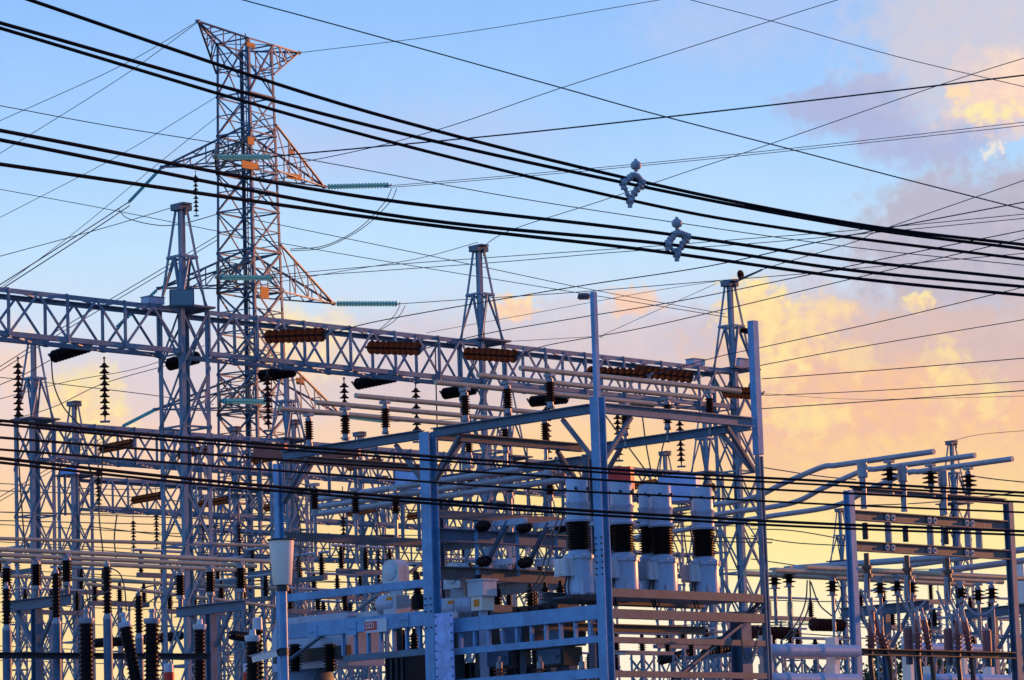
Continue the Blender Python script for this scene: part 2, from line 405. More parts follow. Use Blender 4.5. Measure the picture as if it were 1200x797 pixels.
# ------------------------------------------------------------------ lattice columns with peaks
HA = .45                        # half the side of a column
ZG0, ZG1 = 13.85, 15.0          # bottom and top chord of the girders
def lattice(mb, a0, b0, a1, b1, n, w, horiz=True):
    """X bracing of one face between two legs, n panels"""
    for i in range(n):
        p0, p1 = a0.lerp(a1, i / n), a0.lerp(a1, (i + 1) / n)
        q0, q1 = b0.lerp(b1, i / n), b0.lerp(b1, (i + 1) / n)
        nrm = (q0 - p0).cross(p1 - p0).normalized()
        mb.bar(p0 + nrm * .012, q1 + nrm * .012, w, .02, nrm); mb.bar(q0 - nrm * .012, p1 - nrm * .012, w, .02, nrm)
        if horiz and i % 2 == 0: mb.bar(p0 - nrm * .04, q0 - nrm * .04, w, .02, nrm)
def column_proto():
    t = thing('lattice_column', '', 'steel tower')
    cs = [Vector((sx * HA, sy * HA, 0)) for sx, sy in ((-1, -1), (1, -1), (1, 1), (-1, 1))]
    for c in cs:
        ax, ay = Vector((-math.copysign(1, c.x), 0, 0)), Vector((0, -math.copysign(1, c.y), 0))
        MB().angle(c, c + Z * 15.05, .13, .016, ax, ay).build('leg', M['galv'], t)
    br = MB()
    for i in range(4):
        a, b = cs[i], cs[(i + 1) % 4]
        lattice(br, a + Z * .3, b + Z * .3, a + Z * 15, b + Z * 15, 10, .055)
    br.build('bracing', M['galv'], t)
    pl = MB(); pl.box((0, 0, 15.06), 1.15, 1.15, .05); pl.build('cap_plate', M['galvdark'], t)
    zt = 17.55
    for c in cs:
        top = Vector((c.x * .28, c.y * .28, zt))
        ax, ay = Vector((-math.copysign(1, c.x), 0, 0)), Vector((0, -math.copysign(1, c.y), 0))
        MB().angle(c * .93 + Z * 15.08, top, .075, .012, ax, ay).build('peak_leg', M['galv'], t)
    MB().bar((0, 0, 15.08), (0, 0, zt), .13, .13).build('peak_pole', M['galv'], t)
    rg = MB(); zr = 16.35; k = .93 + (.28 - .93) * (zr - 15.08) / (zt - 15.08)
    pts = [Vector((c.x * k, c.y * k, zr)) for c in cs]
    for i in range(4):
        rg.bar(pts[i], pts[(i + 1) % 4], .06, .06)
        a, b = cs[i] * .93 + Z * 15.1, cs[(i + 1) % 4] * .93 + Z * 15.1
        m = Z * zr + Vector(((pts[i].x + pts[(i + 1) % 4].x) / 2, (pts[i].y + pts[(i + 1) % 4].y) / 2, 0))
        rg.bar(a, m, .055, .03); rg.bar(b, m, .055, .03)
    rg.build('peak_bracing', M['galv'], t)
    hd = MB(); hd.box((0, 0, zt + .06), .42, .34, .14); hd.box((-.0, 0, zt + .15), .30, .5, .04); hd.build('peak_head', M['galvdark'], t)
    cl = MB(); cl.bar((-.1, -.22, zt), (-.16, -.34, zt - .02), .06); cl.tube(smooth([(-.14, -.30, zt), (-.2, -.40, zt - .06), (-.2, -.40, zt - .2)]), .025, 6); cl.build('wire_clamp', M['dark'], t)
    ft = MB(); ft.box((0, 0, .12), 1.5, 1.5, .24); ft.build('footing', M['gravel'], t)
    return t
COL = Proto(column_proto())
def row_at(px, py, o):          # where the row line through o along E1 passes under a pixel
    p = V(px, py, o, E1); return Vector((p.x, p.y, 0))
o1 = P(0, 339, 80.0); o1.z = 0
c11 = row_at(214, 330, o1)
step = (row_at(563, 360, o1) - c11).length
row1 = [c11, c11 + E1 * step, c11 + E1 * step * 2]
c1r = row_at(857, 380, o1); row1[2] = c1r
p2 = P(40, 480, 105.0); p2.z = 0
p3 = P(88, 560, 121.0); p3.z = 0
row2 = [p2 + E1 * step * k for k in range(0, 4)]
p4 = P(235, 600, 142.0); p4.z = 0
row4 = [p4 + E1 * step * k for k in range(0, 4)]
row3 = [p3 + E1 * step * k for k in range(0, 4)]
extra = [P(1117, 560, 143), P(986, 640, 172), P(278, 650, 130), P(425, 650, 133), P(522, 650, 150), P(705, 650, 152)]
lab = {
 'r1': ['front row lattice column left of the big tower, floodlight box below its peak',
        'front row lattice column with pointed peak in the middle of the long girder',
        'front row lattice column with pointed peak at the right end of the long girder'],
 'r2': ['second row lattice column nearest the left edge, beside a hanging brown insulator string',
        'second row lattice column behind the pole lantern, peak hidden by the front girder',
        'second row lattice column standing behind the middle column of the front girder',
        'second row lattice column behind the recloser row, left of the front right column'],
 'r3': ['rear lattice column just right of the column at the left edge of the photo',
        'rear lattice column in the tangle of steel just right of the pole lantern',
        'rear lattice column seen low between the front and middle posts of the blue bay',
        'rear lattice column seen behind the reclosers, among distant wires'],
 'r4': ['farthest row lattice column in the tangle left of the pole lantern', 'farthest row lattice column seen through the bay left of its middle post', 'farthest row lattice column seen between the disconnectors and the first recloser', 'farthest row lattice column seen through the recloser row'],
 'x': ['distant lattice mast behind the three bus pipe ends, ground wire at its tip',
       'most distant lattice mast, low at the left post of the right switch frame', 'far lattice column just left of the pole lantern, low in the tangle', 'far lattice column behind the round topped transformer, low in the tangle', 'far lattice column low behind the middle blue post', 'far lattice column low behind the tall blue post'],
}
for ps, k in ((row1, 'r1'), (row2, 'r2'), (row3, 'r3'), (row4, 'r4'), (extra, 'x')):
    for p, l in zip(ps, lab[k]):
        COL.place((p.x, p.y, 0), ANG, l)
for o in [o for o in C.objects if o.name.startswith('lattice_column')]: o['group'] = 'lattice columns of the substation'

# ------------------------------------------------------------------ box girders between the columns
def girder(a, b, label, npan, m='galv'):
    t = thing('lattice_girder', label, 'girder', (a.x, a.y, ZG0), 'box girders between the lattice columns')
    d = (b - a).normalized(); n = Vector((-d.y, d.x, 0))
    A = [a + n * s * HA * .98 + Z * z for s, z in ((-1, ZG0), (1, ZG0), (1, ZG1), (-1, ZG1))]
    B = [q + (b - a) for q in A]
    for i, (p, q) in enumerate(zip(A, B)):
        MB().angle(p, q, .12, .014, n * (1 if i in (0, 3) else -1), Z * (1 if i < 2 else -1)).build('chord', M[m], t)
    br = MB()
    for k in range(npan + 1):
        f = k / npan
        q = [x.lerp(y, f) for x, y in zip(A, B)]
        for i, j in ((0, 3), (1, 2)):
            MB().bar(q[i] + Z * .02, q[j] - Z * .02, .07, .05, d).build('upright', M[m], t)
        for i, j in ((0, 1), (3, 2)):
            br.bar(q[i], q[j], .06, .04, Z)
        if k < npan:
            r = [x.lerp(y, (k + 1) / npan) for x, y in zip(A, B)]
            mid = [x.lerp(y, (k + .5) / npan) for x, y in zip(A, B)]
            for i, j in ((0, 3), (1, 2)):
                br.bar(q[i] + Z * .05, mid[j] - Z * .05, .06, .03, n); br.bar(mid[j] - Z * .05, r[i] + Z * .05, .06, .03, n)
            br.bar(q[0], r[1], .06, .03, Z); br.bar(q[3] - Z * .03, r[2] - Z * .03, .06, .03, Z)
    br.build('bracing', M[m], t)
    return t
cut = E1 * HA
girder(row1[0] - E1 * 11, row1[0] - cut, 'front box girder running out of the left edge from the floodlit column', 6)
girder(row1[0] + cut, row1[1] - cut, 'front box girder between left and middle front columns, before the big tower', 6)
girder(row1[1] + cut, row1[2] - cut, 'front box girder between middle and right front columns, behind the tall post', 6)
girder(row2[0] + cut, row2[1] - cut, 'second row box girder low at left behind the front column', 6)
girder(row2[1] + cut, row2[2] - cut, 'second row box girder behind the cream tubes, left of the middle column', 6)
girder(row2[2] + cut, row2[3] - cut, 'second row box girder behind the upper right half of the blue bay', 6)
girder(row3[0] + cut, row3[1] - cut, 'rear box girder with red insulator tips between the two columns on the left', 6)
girder(row3[1] + cut, row3[2] - cut, 'rear box girder seen low through the blue bay left of its middle post', 6)
girder(row3[2] + cut, row3[3] - cut, 'rear box girder seen low behind the recloser tops', 6)
girder(row4[0] + cut, row4[1] - cut, 'farthest box girder low behind the pole lantern', 6)
girder(row4[1] + cut, row4[2] - cut, 'farthest box girder low behind the disconnectors of the bay', 6)
girder(row4[2] + cut, row4[3] - cut, 'farthest box girder low behind the recloser bushings', 6)

# ------------------------------------------------------------------ the big transmission tower
TY = 220.0
tb = P(292, 300, TY); tc0 = Vector((tb.x, tb.y, 0))
TA = R(57); N1 = Vector((math.cos(TA), math.sin(TA), 0)); N2 = Vector((math.sin(TA), -math.cos(TA), 0))
tw = thing('transmission_tower', 'tall steel lattice transmission tower with orange plates and pointed crossarms, rising at upper left', 'pylon', tc0)
ZT = 54.2
def half(z):
    return 1.32 + (ZT - z) * .0125 if z > 24 else 1.32 + (ZT - 24) * .0125 + (24 - z) * .09
def tcorner(i, z):
    a, b = ((1, 1), (1, -1), (-1, -1), (-1, 1))[i]; h = half(z)
    return tc0 + N1 * a * h + N2 * b * h + Z * z
for i in range(4):
    lg = MB(); a, b = ((-1, -1), (-1, 1), (1, 1), (1, -1))[i]
    for z0, z1 in ((0, 24), (24, ZT)):
        lg.angle(tcorner(i, z0), tcorner(i, z1), .19, .03, N1 * a, N2 * b)
    lg.build('leg', M['tower' if i != 1 else 'galvdark'], tw)
br = MB()
lev = [0, 6, 11.5, 16.5, 21, 24, 27, 29.6, 32.2, 34.9, 37.6, 40.2, 42.9, 45.5, 48, 50.6, ZT]
for z0, z1 in zip(lev, lev[1:]):
    for i in range(4):
        j = (i + 1) % 4
        w = .09 if z0 > 40 else .13
        nrm = (tcorner(j, z0) - tcorner(i, z0)).cross(Z).normalized()
        br.bar(tcorner(i, z0) + nrm * .03, tcorner(j, z1) + nrm * .03, w, .05, nrm); br.bar(tcorner(j, z0) - nrm * .03, tcorner(i, z1) - nrm * .03, w, .05, nrm)
        br.bar(tcorner(i, z1), tcorner(j, z1), .10, .05, nrm)
        zm = (z0 + z1) / 2
        br.bar(tcorner(i, zm), tcorner(j, zm), .07, .04, nrm)
    br.bar(tcorner(0, z1), tcorner(2, z1), .08, .04)
br.build('bracing', M['tower'], tw)
arms = []
def arm(tip, corners, ztop, zbot, m):
    a = MB(); bs = [(tcorner(i, zbot), tcorner(i, ztop)) for i in corners]
    lo = []
    for b0, b1 in bs:
        a.bar(b0, tip, .12, .08); a.bar(b1, tip, .14, .10)
        for f in (.25, .5, .75):
            a.bar(b0.lerp(tip, f), b1.lerp(tip, f), .07, .05, N2)
            a.bar(b0.lerp(tip, f), b1.lerp(tip, f - .25), .07, .05, N2)
    for f in (0, .33, .66):
        for k in (0, 1): a.bar(bs[0][k].lerp(tip, f), bs[1][k].lerp(tip, f), .07, .05)
        a.bar(bs[0][0].lerp(tip, f), bs[1][0].lerp(tip, f + .33), .06, .05)
    a.box(tip, .24, .24, .2, TA)
    return a.build('crossarm', M[m], tw)
tl = P(232, 25, 215.0); arm(tl, (2, 3), ZT, 52.2, 'tower')
tr_ = P(350, 62, 225.0); arm(tr_, (0, 1), ZT, 52.2, 'tower')
tipsR = [P(380, 219, 227.5), P(391, 356, 227.5), P(401, 487, 227.5)]
tipsN = [P(252, 184, 216.6), P(255, 325, 216.6), P(258, 470, 216.6)]
tipsF = [P(190, 196, 223.6), P(186, 338, 223.6), P(182, 480, 223.6)]
for tr in tipsR: arm(tr, (0, 1), tr.z + 2.9, tr.z - .2, 'tower')
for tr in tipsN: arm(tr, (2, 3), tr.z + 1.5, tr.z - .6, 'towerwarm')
for tr in tipsF: arm(tr, (3, 0), tr.z + 1.6, tr.z - .8, 'tower')
for px, py, w, h in ((294, 53, 9, 6), (294, 165, 7, 9), (293, 194, 18, 9), (342, 178, 6, 7), (344, 207, 16, 7), (310, 343, 9, 14), (352, 447, 9, 8), (302, 472, 6, 6)):
    b = MB(); c = P(px, py, TY - 2.6 if px < 320 else TY + 3); s = TY / F
    b.box(c, w * s * 1.6, .06, h * s, R(53)); b.build('marker_plate', M['orange'], tw)
ld = MB()
for s in (-.2, .2): ld.bar(tcorner(1, 5) + N1 * .25 + N2 * s, tcorner(1, ZT + 1.2) + N1 * .25 + N2 * s, .06)
for k in range(60): 
    z = 24 + k * .5; c = tcorner(1, z) + N1 * .25; ld.bar(c - N2 * .2, c + N2 * .2, .04)
ld.build('ladder', M['galvdark'], tw)

# ------------------------------------------------------------------ the tall blue switch bay in front
PB = P(700, 470, 50.0); B0 = Vector((PB.x, PB.y, 0))
def plan(px, py, o, d): p = V(px, py, o, d); return Vector((p.x, p.y, 0))
A0 = plan(501, 505, B0, E2); D0 = plan(325, 530, B0, E2)
C0 = plan(887, 492, B0, E1)
F0 = C0 - (B0 - A0); G0 = D0 + (F0 - A0)
ZB = V(700, 473, B0, E1).z - .06   # centre of the top beams
def zat(px, py, o, d): return V(px, py, o, d).z
bay = thing('steel_bay', 'tall blue steel frame of posts and beams carrying the pale reclosers', 'steel frame', A0)
def post(p, z0, z1, w, h, m, par=None, name='post', ax=None):
    d = E2 if ax is None else ax
    b = MB(); q = Vector((p.x, p.y, 0))
    a = d; c = Vector((-a.y, a.x, 0))
    for s in (-1, 1): b.bar(q + c * s * (h - .02) / 2 + Z * z0, q + c * s * (h - .02) / 2 + Z * z1, w, .02, c)
    b.bar(q + Z * z0, q + Z * z1, .016, h - .04, c)
    return b.build(name, m, par or bay)
def isec(p, z0, z1, size, m, par, ax): return post(p, z0, z1, size, size, m, par, 'post', ax)
post(A0, 0, ZB + .02, .21, .18, M['blue'])
post(D0, 0, ZB - .12, .115, .115, M['blue'])
post(B0, 0, ZB + .16, .165, .165, M['blue'])
b = MB(); b.box(B0 + Z * (ZB + .95), .075, .075, 1.56, ANG); b.build('post_extension', M['blue'], bay)
b = MB(); b.box(C0 + Z * (ZB + .55), .12, .12, 2.1, ANG); b.build('post_extension', M['blue'], bay)
post(C0 + E1 * .01, 0, ZB - .52, .095, .095, M['galv'])
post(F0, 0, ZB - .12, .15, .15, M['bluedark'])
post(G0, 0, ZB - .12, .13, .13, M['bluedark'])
def beam(p, q, z, w=.16, h=.22, m='bluedark', trim=.13, chan=None):
    d = (q - p).normalized(); b = MB(); a, c = p + d * trim + Z * z, q - d * trim + Z * z
    if chan: b.channel(a, c, w, h, chan)
    else: b.ibeam(a, c, w, h)
    return b.build('beam', M[m], bay)
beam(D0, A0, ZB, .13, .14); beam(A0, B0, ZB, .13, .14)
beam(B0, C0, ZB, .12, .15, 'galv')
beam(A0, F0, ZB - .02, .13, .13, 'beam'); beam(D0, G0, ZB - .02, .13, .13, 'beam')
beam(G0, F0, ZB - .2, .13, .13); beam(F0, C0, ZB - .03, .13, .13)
# lower level
zl = zat(600, 727, B0, E2); zm = zat(420, 692, B0, E2); zr = zat(600, 758, B0, E2)
beam(D0, A0, zat(425, 732, B0, E2), .12, .23, 'blue', .1, 1); beam(A0, B0, zl, .12, .21, 'blue', .1, 1)
beam(D0, A0, zm, .1, .12, 'blue', .1, 1)
zra = zat(450, 768, B0, E2)
beam(D0 + (A0 - D0) * .4, A0, zra, .1, .1, 'bluedark', .1, 1); beam(A0, B0, zr, .1, .1, 'blue', .1, 1)
beam(A0, B0, zat(650, 793, B0, E2), .1, .14, 'blue', .1, 1)
for p, q, zt, zb_, n in ((D0, A0, zat(425, 732, B0, E2) - .115, zra + .05, 12), (A0, B0, zl - .105, zr + .05, 12)):
    for k in range(1, n):
        if p is D0 and k < 5: continue
        f = p.lerp(q, k / n); MB().bar(f + Z * zb_, f + Z * zt, .06, .04, E2).build('rung', M['blue'], bay)
for py, h, m in ((698, .125, 'beam'), (722, .135, 'beam'), (752, .085, 'beam'), (791, .09, 'beam')):
    beam(B0, C0, zat(800, py, B0, E1), .13, h, m, .1, 1)
IN = -E2
zp = zat(800, 697, B0, E1)
b = MB(); b.ibeam(B0 + IN * 1.25 + Z * (zp + .0), C0 + IN * 1.25 + Z * zp, .13, .16); b.ibeam(B0 + IN * 1.25 + Z * (zp - .42), C0 + IN * 1.25 + Z * (zp - .42), .13, .12); b.build('beam', M['beam'], bay)
b = MB(); b.bar(B0 + IN * .6 + E1 * .1 + Z * (zp - .015), C0 + IN * .6 + Z * (zp - .015), 1.1, .02); b.build('platform_plate', M['beam'], bay)
e_ = plan(868, 740, B0 + IN * 1.2, E1); isec(e_, 0, zp - .1, .24, M['bluedark'], bay, E1)
# rails one bay behind
for f in (.42,):
    a, c = B0 + IN * (A0 - B0).length * f, C0 + IN * (A0 - B0).length * f
zq1, zq2 = zat(600, 608, A0, E1), zat(600, 630, A0, E1)
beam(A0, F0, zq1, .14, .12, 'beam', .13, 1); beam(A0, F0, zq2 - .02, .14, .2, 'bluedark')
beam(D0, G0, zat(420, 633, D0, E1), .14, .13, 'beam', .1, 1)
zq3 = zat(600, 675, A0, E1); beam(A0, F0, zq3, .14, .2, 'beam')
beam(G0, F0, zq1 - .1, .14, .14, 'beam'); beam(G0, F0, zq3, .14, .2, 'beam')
# knee braces
for p, d in ((A0, E1), (A0, E2), (A0, -E2), (B0, -E2), (B0, E1), (C0, -E1), (C0, -E2), (F0, -E1), (F0, E2), (D0, E1), (D0, E2), (F0, -E2), (G0, E2)):
    MB().bar(p + d * .12 + Z * (ZB - .75), p + d * .72 + Z * (ZB - .1), .07, .05).build('knee_brace', M['galvdark'], bay)
for p, q, z0, z1 in ((B0, C0, 3.2, zp - .1), (F0, C0, 3.0, zp), (D0, G0, 4.6, zat(420, 633, D0, E1) - .1), (G0, F0, 4, zq3 - .1)):
    MB().bar(p + Z * z0, q + Z * z1, .06, .04).build('diagonal_brace', M['galvdark'], bay)
# bolted plate on the middle post, its bolts, flange plates and the number plate
pn = (-IN.cross(Z)); front_n = -E1
pc = V(521, 757, A0 - E1 * .2, E2)
pl = MB(); pl.bar(Vector((pc.x, pc.y, 3.3)), Vector((pc.x, pc.y, V(521, 718, A0 - E1 * .2, E2).z)), .40, .02, E1)
plo = pl.build('bolted_plate', M['plate'], bay)
bl = MB()
for s in (-.17, .17):
    for k in range(8):
        z = V(521, 722, A0 - E1 * .2, E2).z - k * .13
        c = Vector((pc.x, pc.y, z)) + E2 * s; MB().lathe(c + E1 * -.01, -E1, [(0, .014), (.016, .014), (.02, .007)], 6).build('bolt', M['galvdark'], plo)
for p, zs in ((A0, (zl + .25, zl + .35, zl + .45, zl + .0)), (B0, tuple(zp + .25 + .09 * k for k in range(7)))):
    for z in zs:
        for s in (-.06, .06): MB().lathe(p - E1 * (.098 if p is A0 else .084) + E2 * s + Z * z, -E1, [(0, .014), (.018, .014)], 6).build('bolt', M['dark'], bay)
fp = MB(); c = V(441, 733, A0 - E1 * .07, E2); fp.bar(c - E2 * .24, c + E2 * .24, .02, .21, Z)
np_ = fp.build('backing_plate', M['white'], bay)
c2 = c - E1 * .012 - E2 * .12; fp = MB(); fp.bar(c2 - E2 * .13, c2 + E2 * .14, .012, .13, Z); tag(fp.build('number_plate', M['red'], np_), 'red number plate with white figures', None)
text_mesh('plate_number', '2221', .115, M['letter'], np_, c2 - E1 * .009, E2, -E1)
for px, py in ((366, 741), (412, 737), (473, 727)):
    c = V(px, py, A0 - E1 * .067, E2); fp = MB(); fp.bar(c - E2 * .11, c + E2 * .11, .012, .2, Z)
    for k in (-1, 0, 1): fp.lathe(c - E1 * .006 + E2 * .06 * k, -E1, [(0, .013), (.014, .013)], 6)
    fp.build('splice_plate', M['blue'], bay)
# arm with a small insulator at the tip of the tall post
ta = B0 + Z * (ZB + 1.68)
b = MB(); b.tube([ta, ta - E2 * .2 + Z * .02, ta - E2 * .32 - Z * .0], .014, 6); b.lathe(ta - E2 * .1 , -E2 + Z * .12, sheds(4, .05, .025, .055), 10); b.build('tip_insulator', M['porcg'], bay)
ta = C0 + Z * (ZB + 1.45)
b = MB(); b.tube([ta, ta - E2 * .22 + Z * .03], .014, 6); b.lathe(ta - E2 * .1, -E2 + Z * .3, sheds(3, .05, .025, .05), 10); b.build('tip_insulator', M['porcd'], bay)

# ------------------------------------------------------------------ right switch frame
HO = P(998, 650, 56.0); H0 = Vector((HO.x, HO.y, 0)); H1 = plan(1185, 660, H0, E1)
hf = thing('steel_gantry', 'lower blue steel switch frame with three brown cross beams at right', 'steel frame', H0)
ztop = zat(1090, 583, H0, E1)
for p, zz, m in ((H0, zat(998, 575, H0, E1), 'blue'), (H1, zat(1184, 588, H0, E1), 'bluedark')):
    isec(p, 0, zz, .13, M[m], hf, E1)
def hbeam(py, w, h, m, t=.1, tr=.1):
    z = zat(1090, py, H0, E1); b = MB()
    b.ibeam(H0 + E1 * tr + Z * z, H1 - E1 * tr + Z * z, w, h); b.build('beam', M[m], hf); return z
z1 = hbeam(581, .13, .09, 'galvdark'); z2 = hbeam(610, .12, .165, 'beam'); z3 = hbeam(645, .12, .165, 'beam'); z4 = hbeam(766, .16, .11, 'dark')
for py in (610, 645):
    for px in (1042, 1091, 1135):
        c = V(px, py - (1090 - px) * .07, H0 - E1 * 0, E1); c = c + E2 * .016
        b = MB(); b.bar(c - E1 * .15, c + E1 * .15, .012, .12, Z); po = b.build('bolt_plate', M['beam'], hf)
        for s in (-.075, .075):
            b = MB(); b.lathe(c + E1 * s + E2 * .006, E2, [(0, .058), (.014, .055)], 14); b.build('washer', M['white'], po)
            b = MB(); b.lathe(c + E1 * s + E2 * .02, E2, [(0, .026), (.02, .026)], 6); b.build('bolt', M['galvdark'], po)
for px in (1042, 1091, 1135, 1148):
    c = plan(px, 645, H0, E1); b = MB(); b.bar(c + Z * (z3 + .085), c + Z * (z2 - .085), .12, .03, E1); b.build('hanger_plate', M['alu'], hf)
0 and text_mesh('frame_number', '17', .14, M['galv'], hf, V(1150, 649, H0 + E2 * .075, E1), E1, E2)

# ------------------------------------------------------------------ four reclosers on the bay platform
def recloser_proto():
    t = thing('recloser', '', 'recloser', group='reclosers on the bay platform')
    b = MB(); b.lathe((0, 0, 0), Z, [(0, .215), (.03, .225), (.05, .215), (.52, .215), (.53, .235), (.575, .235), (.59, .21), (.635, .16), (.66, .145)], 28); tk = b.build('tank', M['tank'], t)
    b = MB()
    for k in range(10):
        a = k * math.pi / 5 + .2; b.lathe((.228 * math.cos(a), .228 * math.sin(a), .515), Z, [(0, .014), (.075, .014)], 6)
    b.build('flange_bolts', M['alu'], tk)
    b = MB(); b.lathe((0, 0, .66), Z, [(0, .14), (.035, .15), (.05, .14)], 24); b.lathe((0, 0, .69), Z, sheds(10, .039, .15, .19), 26); b.build('bushing', M['porcd'], t)
    b = MB(); b.lathe((0, 0, 1.078), Z, [(0, .19), (.03, .205), (.05, .175), (.25, .175), (.27, .19), (.30, .19), (.31, .168), (.62, .165), (.65, .15), (.662, .08), (.665, 0.001)], 28); cn = b.build('canister', M['tank'], t)
    for k in range(5):
        b = MB(); a = k * 1.25 + .5; b.lathe((.172 * math.cos(a), .172 * math.sin(a), 1.57), (math.cos(a), math.sin(a), 0), [(-.01, .025), (.02, .025), (.03, .012)], 8)
        b.build('plug', M['dark'], cn)
    b = MB(); b.box((-.02, -.27, .40), .25, .20, .26); cb = b.build('control_box', M['white'], t)
    b = MB(); b.box((-.02, -.375, .40), .20, .014, .21); b.build('box_door', M['white'], cb)
    b = MB()
    for s in (-.05, .02): b.tube(smooth([(s, -.22, .27), (s, -.25, .1), (s + .03, -.24, -.05), (s + .04, -.2, -.16)]), .012, 6)
    b.build('conduit', M['dark'], t)
    MB().box((.2, -.12, .09), .05, .05, .2).build('bracket', M['tank'], t); MB().box((.12, .2, .09), .05, .05, .2).build('bracket', M['tank'], t)
    b = MB(); b.tube(smooth([(-.17, 0, 1.16), (-.4, .1, 1.15), (-.55, .3, .95), (-.6, .5, .7)]), .016, 6); b.lathe((-.15, 0, 1.16), (-1, 0, 0), [(0, .03), (.12, .03)], 8); b.build('lead', M['alu'], t)
    return t
REC = Proto(recloser_proto())
orec = B0 + IN * .62
for px, l in zip((680, 732, 778, 827), ('pale blue recloser with ribbed brown bushing, left of the tall blue post',
        'pale blue recloser just right of the tall blue post, below a red box',
        'pale blue recloser with ribbed brown bushing, third along the platform from the left',
        'pale blue recloser with ribbed brown bushing, last on the right of the platform')):
    p = plan(px, 690, orec, E1); REC.place((p.x, p.y, zp + .0), ANG - R(96), l)

# spare canisters just behind (the second row of reclosers shows above the first)
for px, l in ((714, 'pale recloser can half hidden behind the one next to the tall blue post'), (765, 'pale recloser can half hidden behind the third recloser')):
    p = plan(px, 690, B0 + IN * 1.1, E1); REC.place((p.x, p.y, zp + .06), ANG - R(40), l)

# ------------------------------------------------------------------ post insulators and bus tubes
def post_ins(n, pitch, rc, rs, m, stem=.12, cap=True):
    t = thing('post_insulator', '', 'insulator')
    h = n * pitch
    b = MB(); b.lathe((0, 0, 0), Z, [(0, rs * .8), (.015, rs * .8), (.02, rc * 1.05), (.07, rc * 1.05)], 12); b.build('base_fitting', M['alu'], t)
    b = MB(); b.lathe((0, 0, .07), Z, sheds(n, pitch, rc, rs), 14); b.build('porcelain', M[m], t)
    b = MB(); b.lathe((0, 0, .07 + h), Z, [(0, rc * 1.1), (.05, rc * 1.1), (.055, rc * .6), (.09, rc * .6)], 10); b.box((0, 0, .07 + h + .10), .10, .16, .05)
    b.build('tube_clamp', M['alu'], t)
    return t, h + .07
ti, PIH = post_ins(8, .038, .048, .078, 'porc')
ti['group'] = 'brown post insulators under the bus tubes'
PI = Proto(ti)
def bus_tube(name, label, p, q, r, m='cream', group=None, extra=None):
    o = MB().tube([p, q] if extra is None else extra, r, 12).build(name, M[m], None, p); return tag(o, label, 'bus tube', group)
words3 = ('leftmost', 'middle', 'rightmost')
ztube = ZB + .66
zi = ztube - .048 - PIH - .115
def stand(px, py, o, d, label, top):   # rod under an insulator
    pass
for si, (pxs, o, oo, z_) in enumerate((((361, 404, 451), B0, G0, 'left'), ((545, 595, 645), B0, F0, 'right'))):
    for k, px in enumerate(pxs):
        q = plan(px, 470, o, E2)
        L = (F0 - A0).length
        st = q - E1 * .62; en = q + E1 * (L + (.55 if si == 0 else .75))
        bus_tube('bus_tube', 'cream bus tube above the %s half of the blue bay, %s of its three' % (z_, words3[k]), st + Z * ztube, en + Z * ztube, .042, 'cream', 'cream bus tubes above the blue bay')
        for j, f in enumerate((0, L)):
            w = q + E1 * f
            i = PI.place((w.x, w.y, zi), ANG, 'brown post insulator under the %s cream tube of the %s set, at its %s beam' % (words3[k], z_, ('near', 'far')[j]))
            b = MB(); b.tube([Vector((w.x, w.y, (ZB + .09) if j == 0 else ZB - .11)), Vector((w.x, w.y, zi))], .032, 8)
            b.lathe(Vector((w.x, w.y, zi - .03)), Z, [(0, .06), (.03, .06)], 10)
            so = attach(b, 'stem', M['alu'], i); so.data.transform(Matrix.Rotation(-ANG, 4, 'Z') @ Matrix.Translation(-Vector((w.x, w.y, zi))))
        if si == 0: pass
# hanging tube stubs under the cream tubes
for k, (px, py) in enumerate(((440, 455), (530, 505), (620, 508), (665, 508))):
    pass

# insulators below the beams of the bay, at mid height
zs_ = zq1 + .02
for k, (px, py, l) in enumerate(((417, 607, 'dark post insulator at mid height, right of the pole lantern'), (464, 607, 'dark post insulator at mid height, left of the middle blue post'),
        (551, 580, 'dark post insulator at mid height, just right of the middle blue post'), (598, 582, 'dark post insulator at mid height behind the disconnectors, left one'), (645, 585, 'dark post insulator at mid height just left of the first recloser'),
        (369, 602, 'dark post insulator at mid height, nearest the pole lantern'))):
    q = V(px, py, D0 if px < 480 else A0, E1) if px < 480 else V(px, py, G0, E2)
    i = PI.place((q.x, q.y, q.z), ANG, l)
    b = MB(); b.tube([q - Z * .75, q], .03, 8); so = attach(b, 'stem', M['alu'], i); so.data.transform(Matrix.Rotation(-ANG, 4, 'Z') @ Matrix.Translation(-(q)))

# ------------------------------------------------------------------ disconnectors behind the middle post
def disconnect(q, label):
    t = thing('disconnect_switch', label, 'switch', q, 'disconnectors in the blue bay')
    for dz in (0, -.55):
        b = MB(); b.lathe(q + Z * dz - E1 * .05, -E1 * .3 + E2, [(0, .05), (.03, .05)] + [(a + .03, r) for a, r in sheds(6, .042, .06, .085)] + [(.31, .05), (.34, .05)], 14); b.build('bushing', M['porcd'], t)
    b = MB(); b.tube([q + E2 * .62 + Z * .05, q + E2 * .1 - Z * .6], .045, 8); b.build('operating_rod', M['bluedark'], t)
    b = MB(); b.bar(q + E2 * .3 + Z * .02, q + E2 * 1.0 + Z * .02, .07, .09); b.build('blade', M['tank'], t); b = MB(); b.bar(q + E2 * .3 - Z * .58, q + E2 * .7 - Z * .58, .07, .09); b.build('blade', M['tank'], t)
    b = MB(); b.bar(q - E1 * .1 + Z * .1, q - E1 * .1 - Z * .75, .08, .06); b.build('bracket', M['blue'], t)
    return t
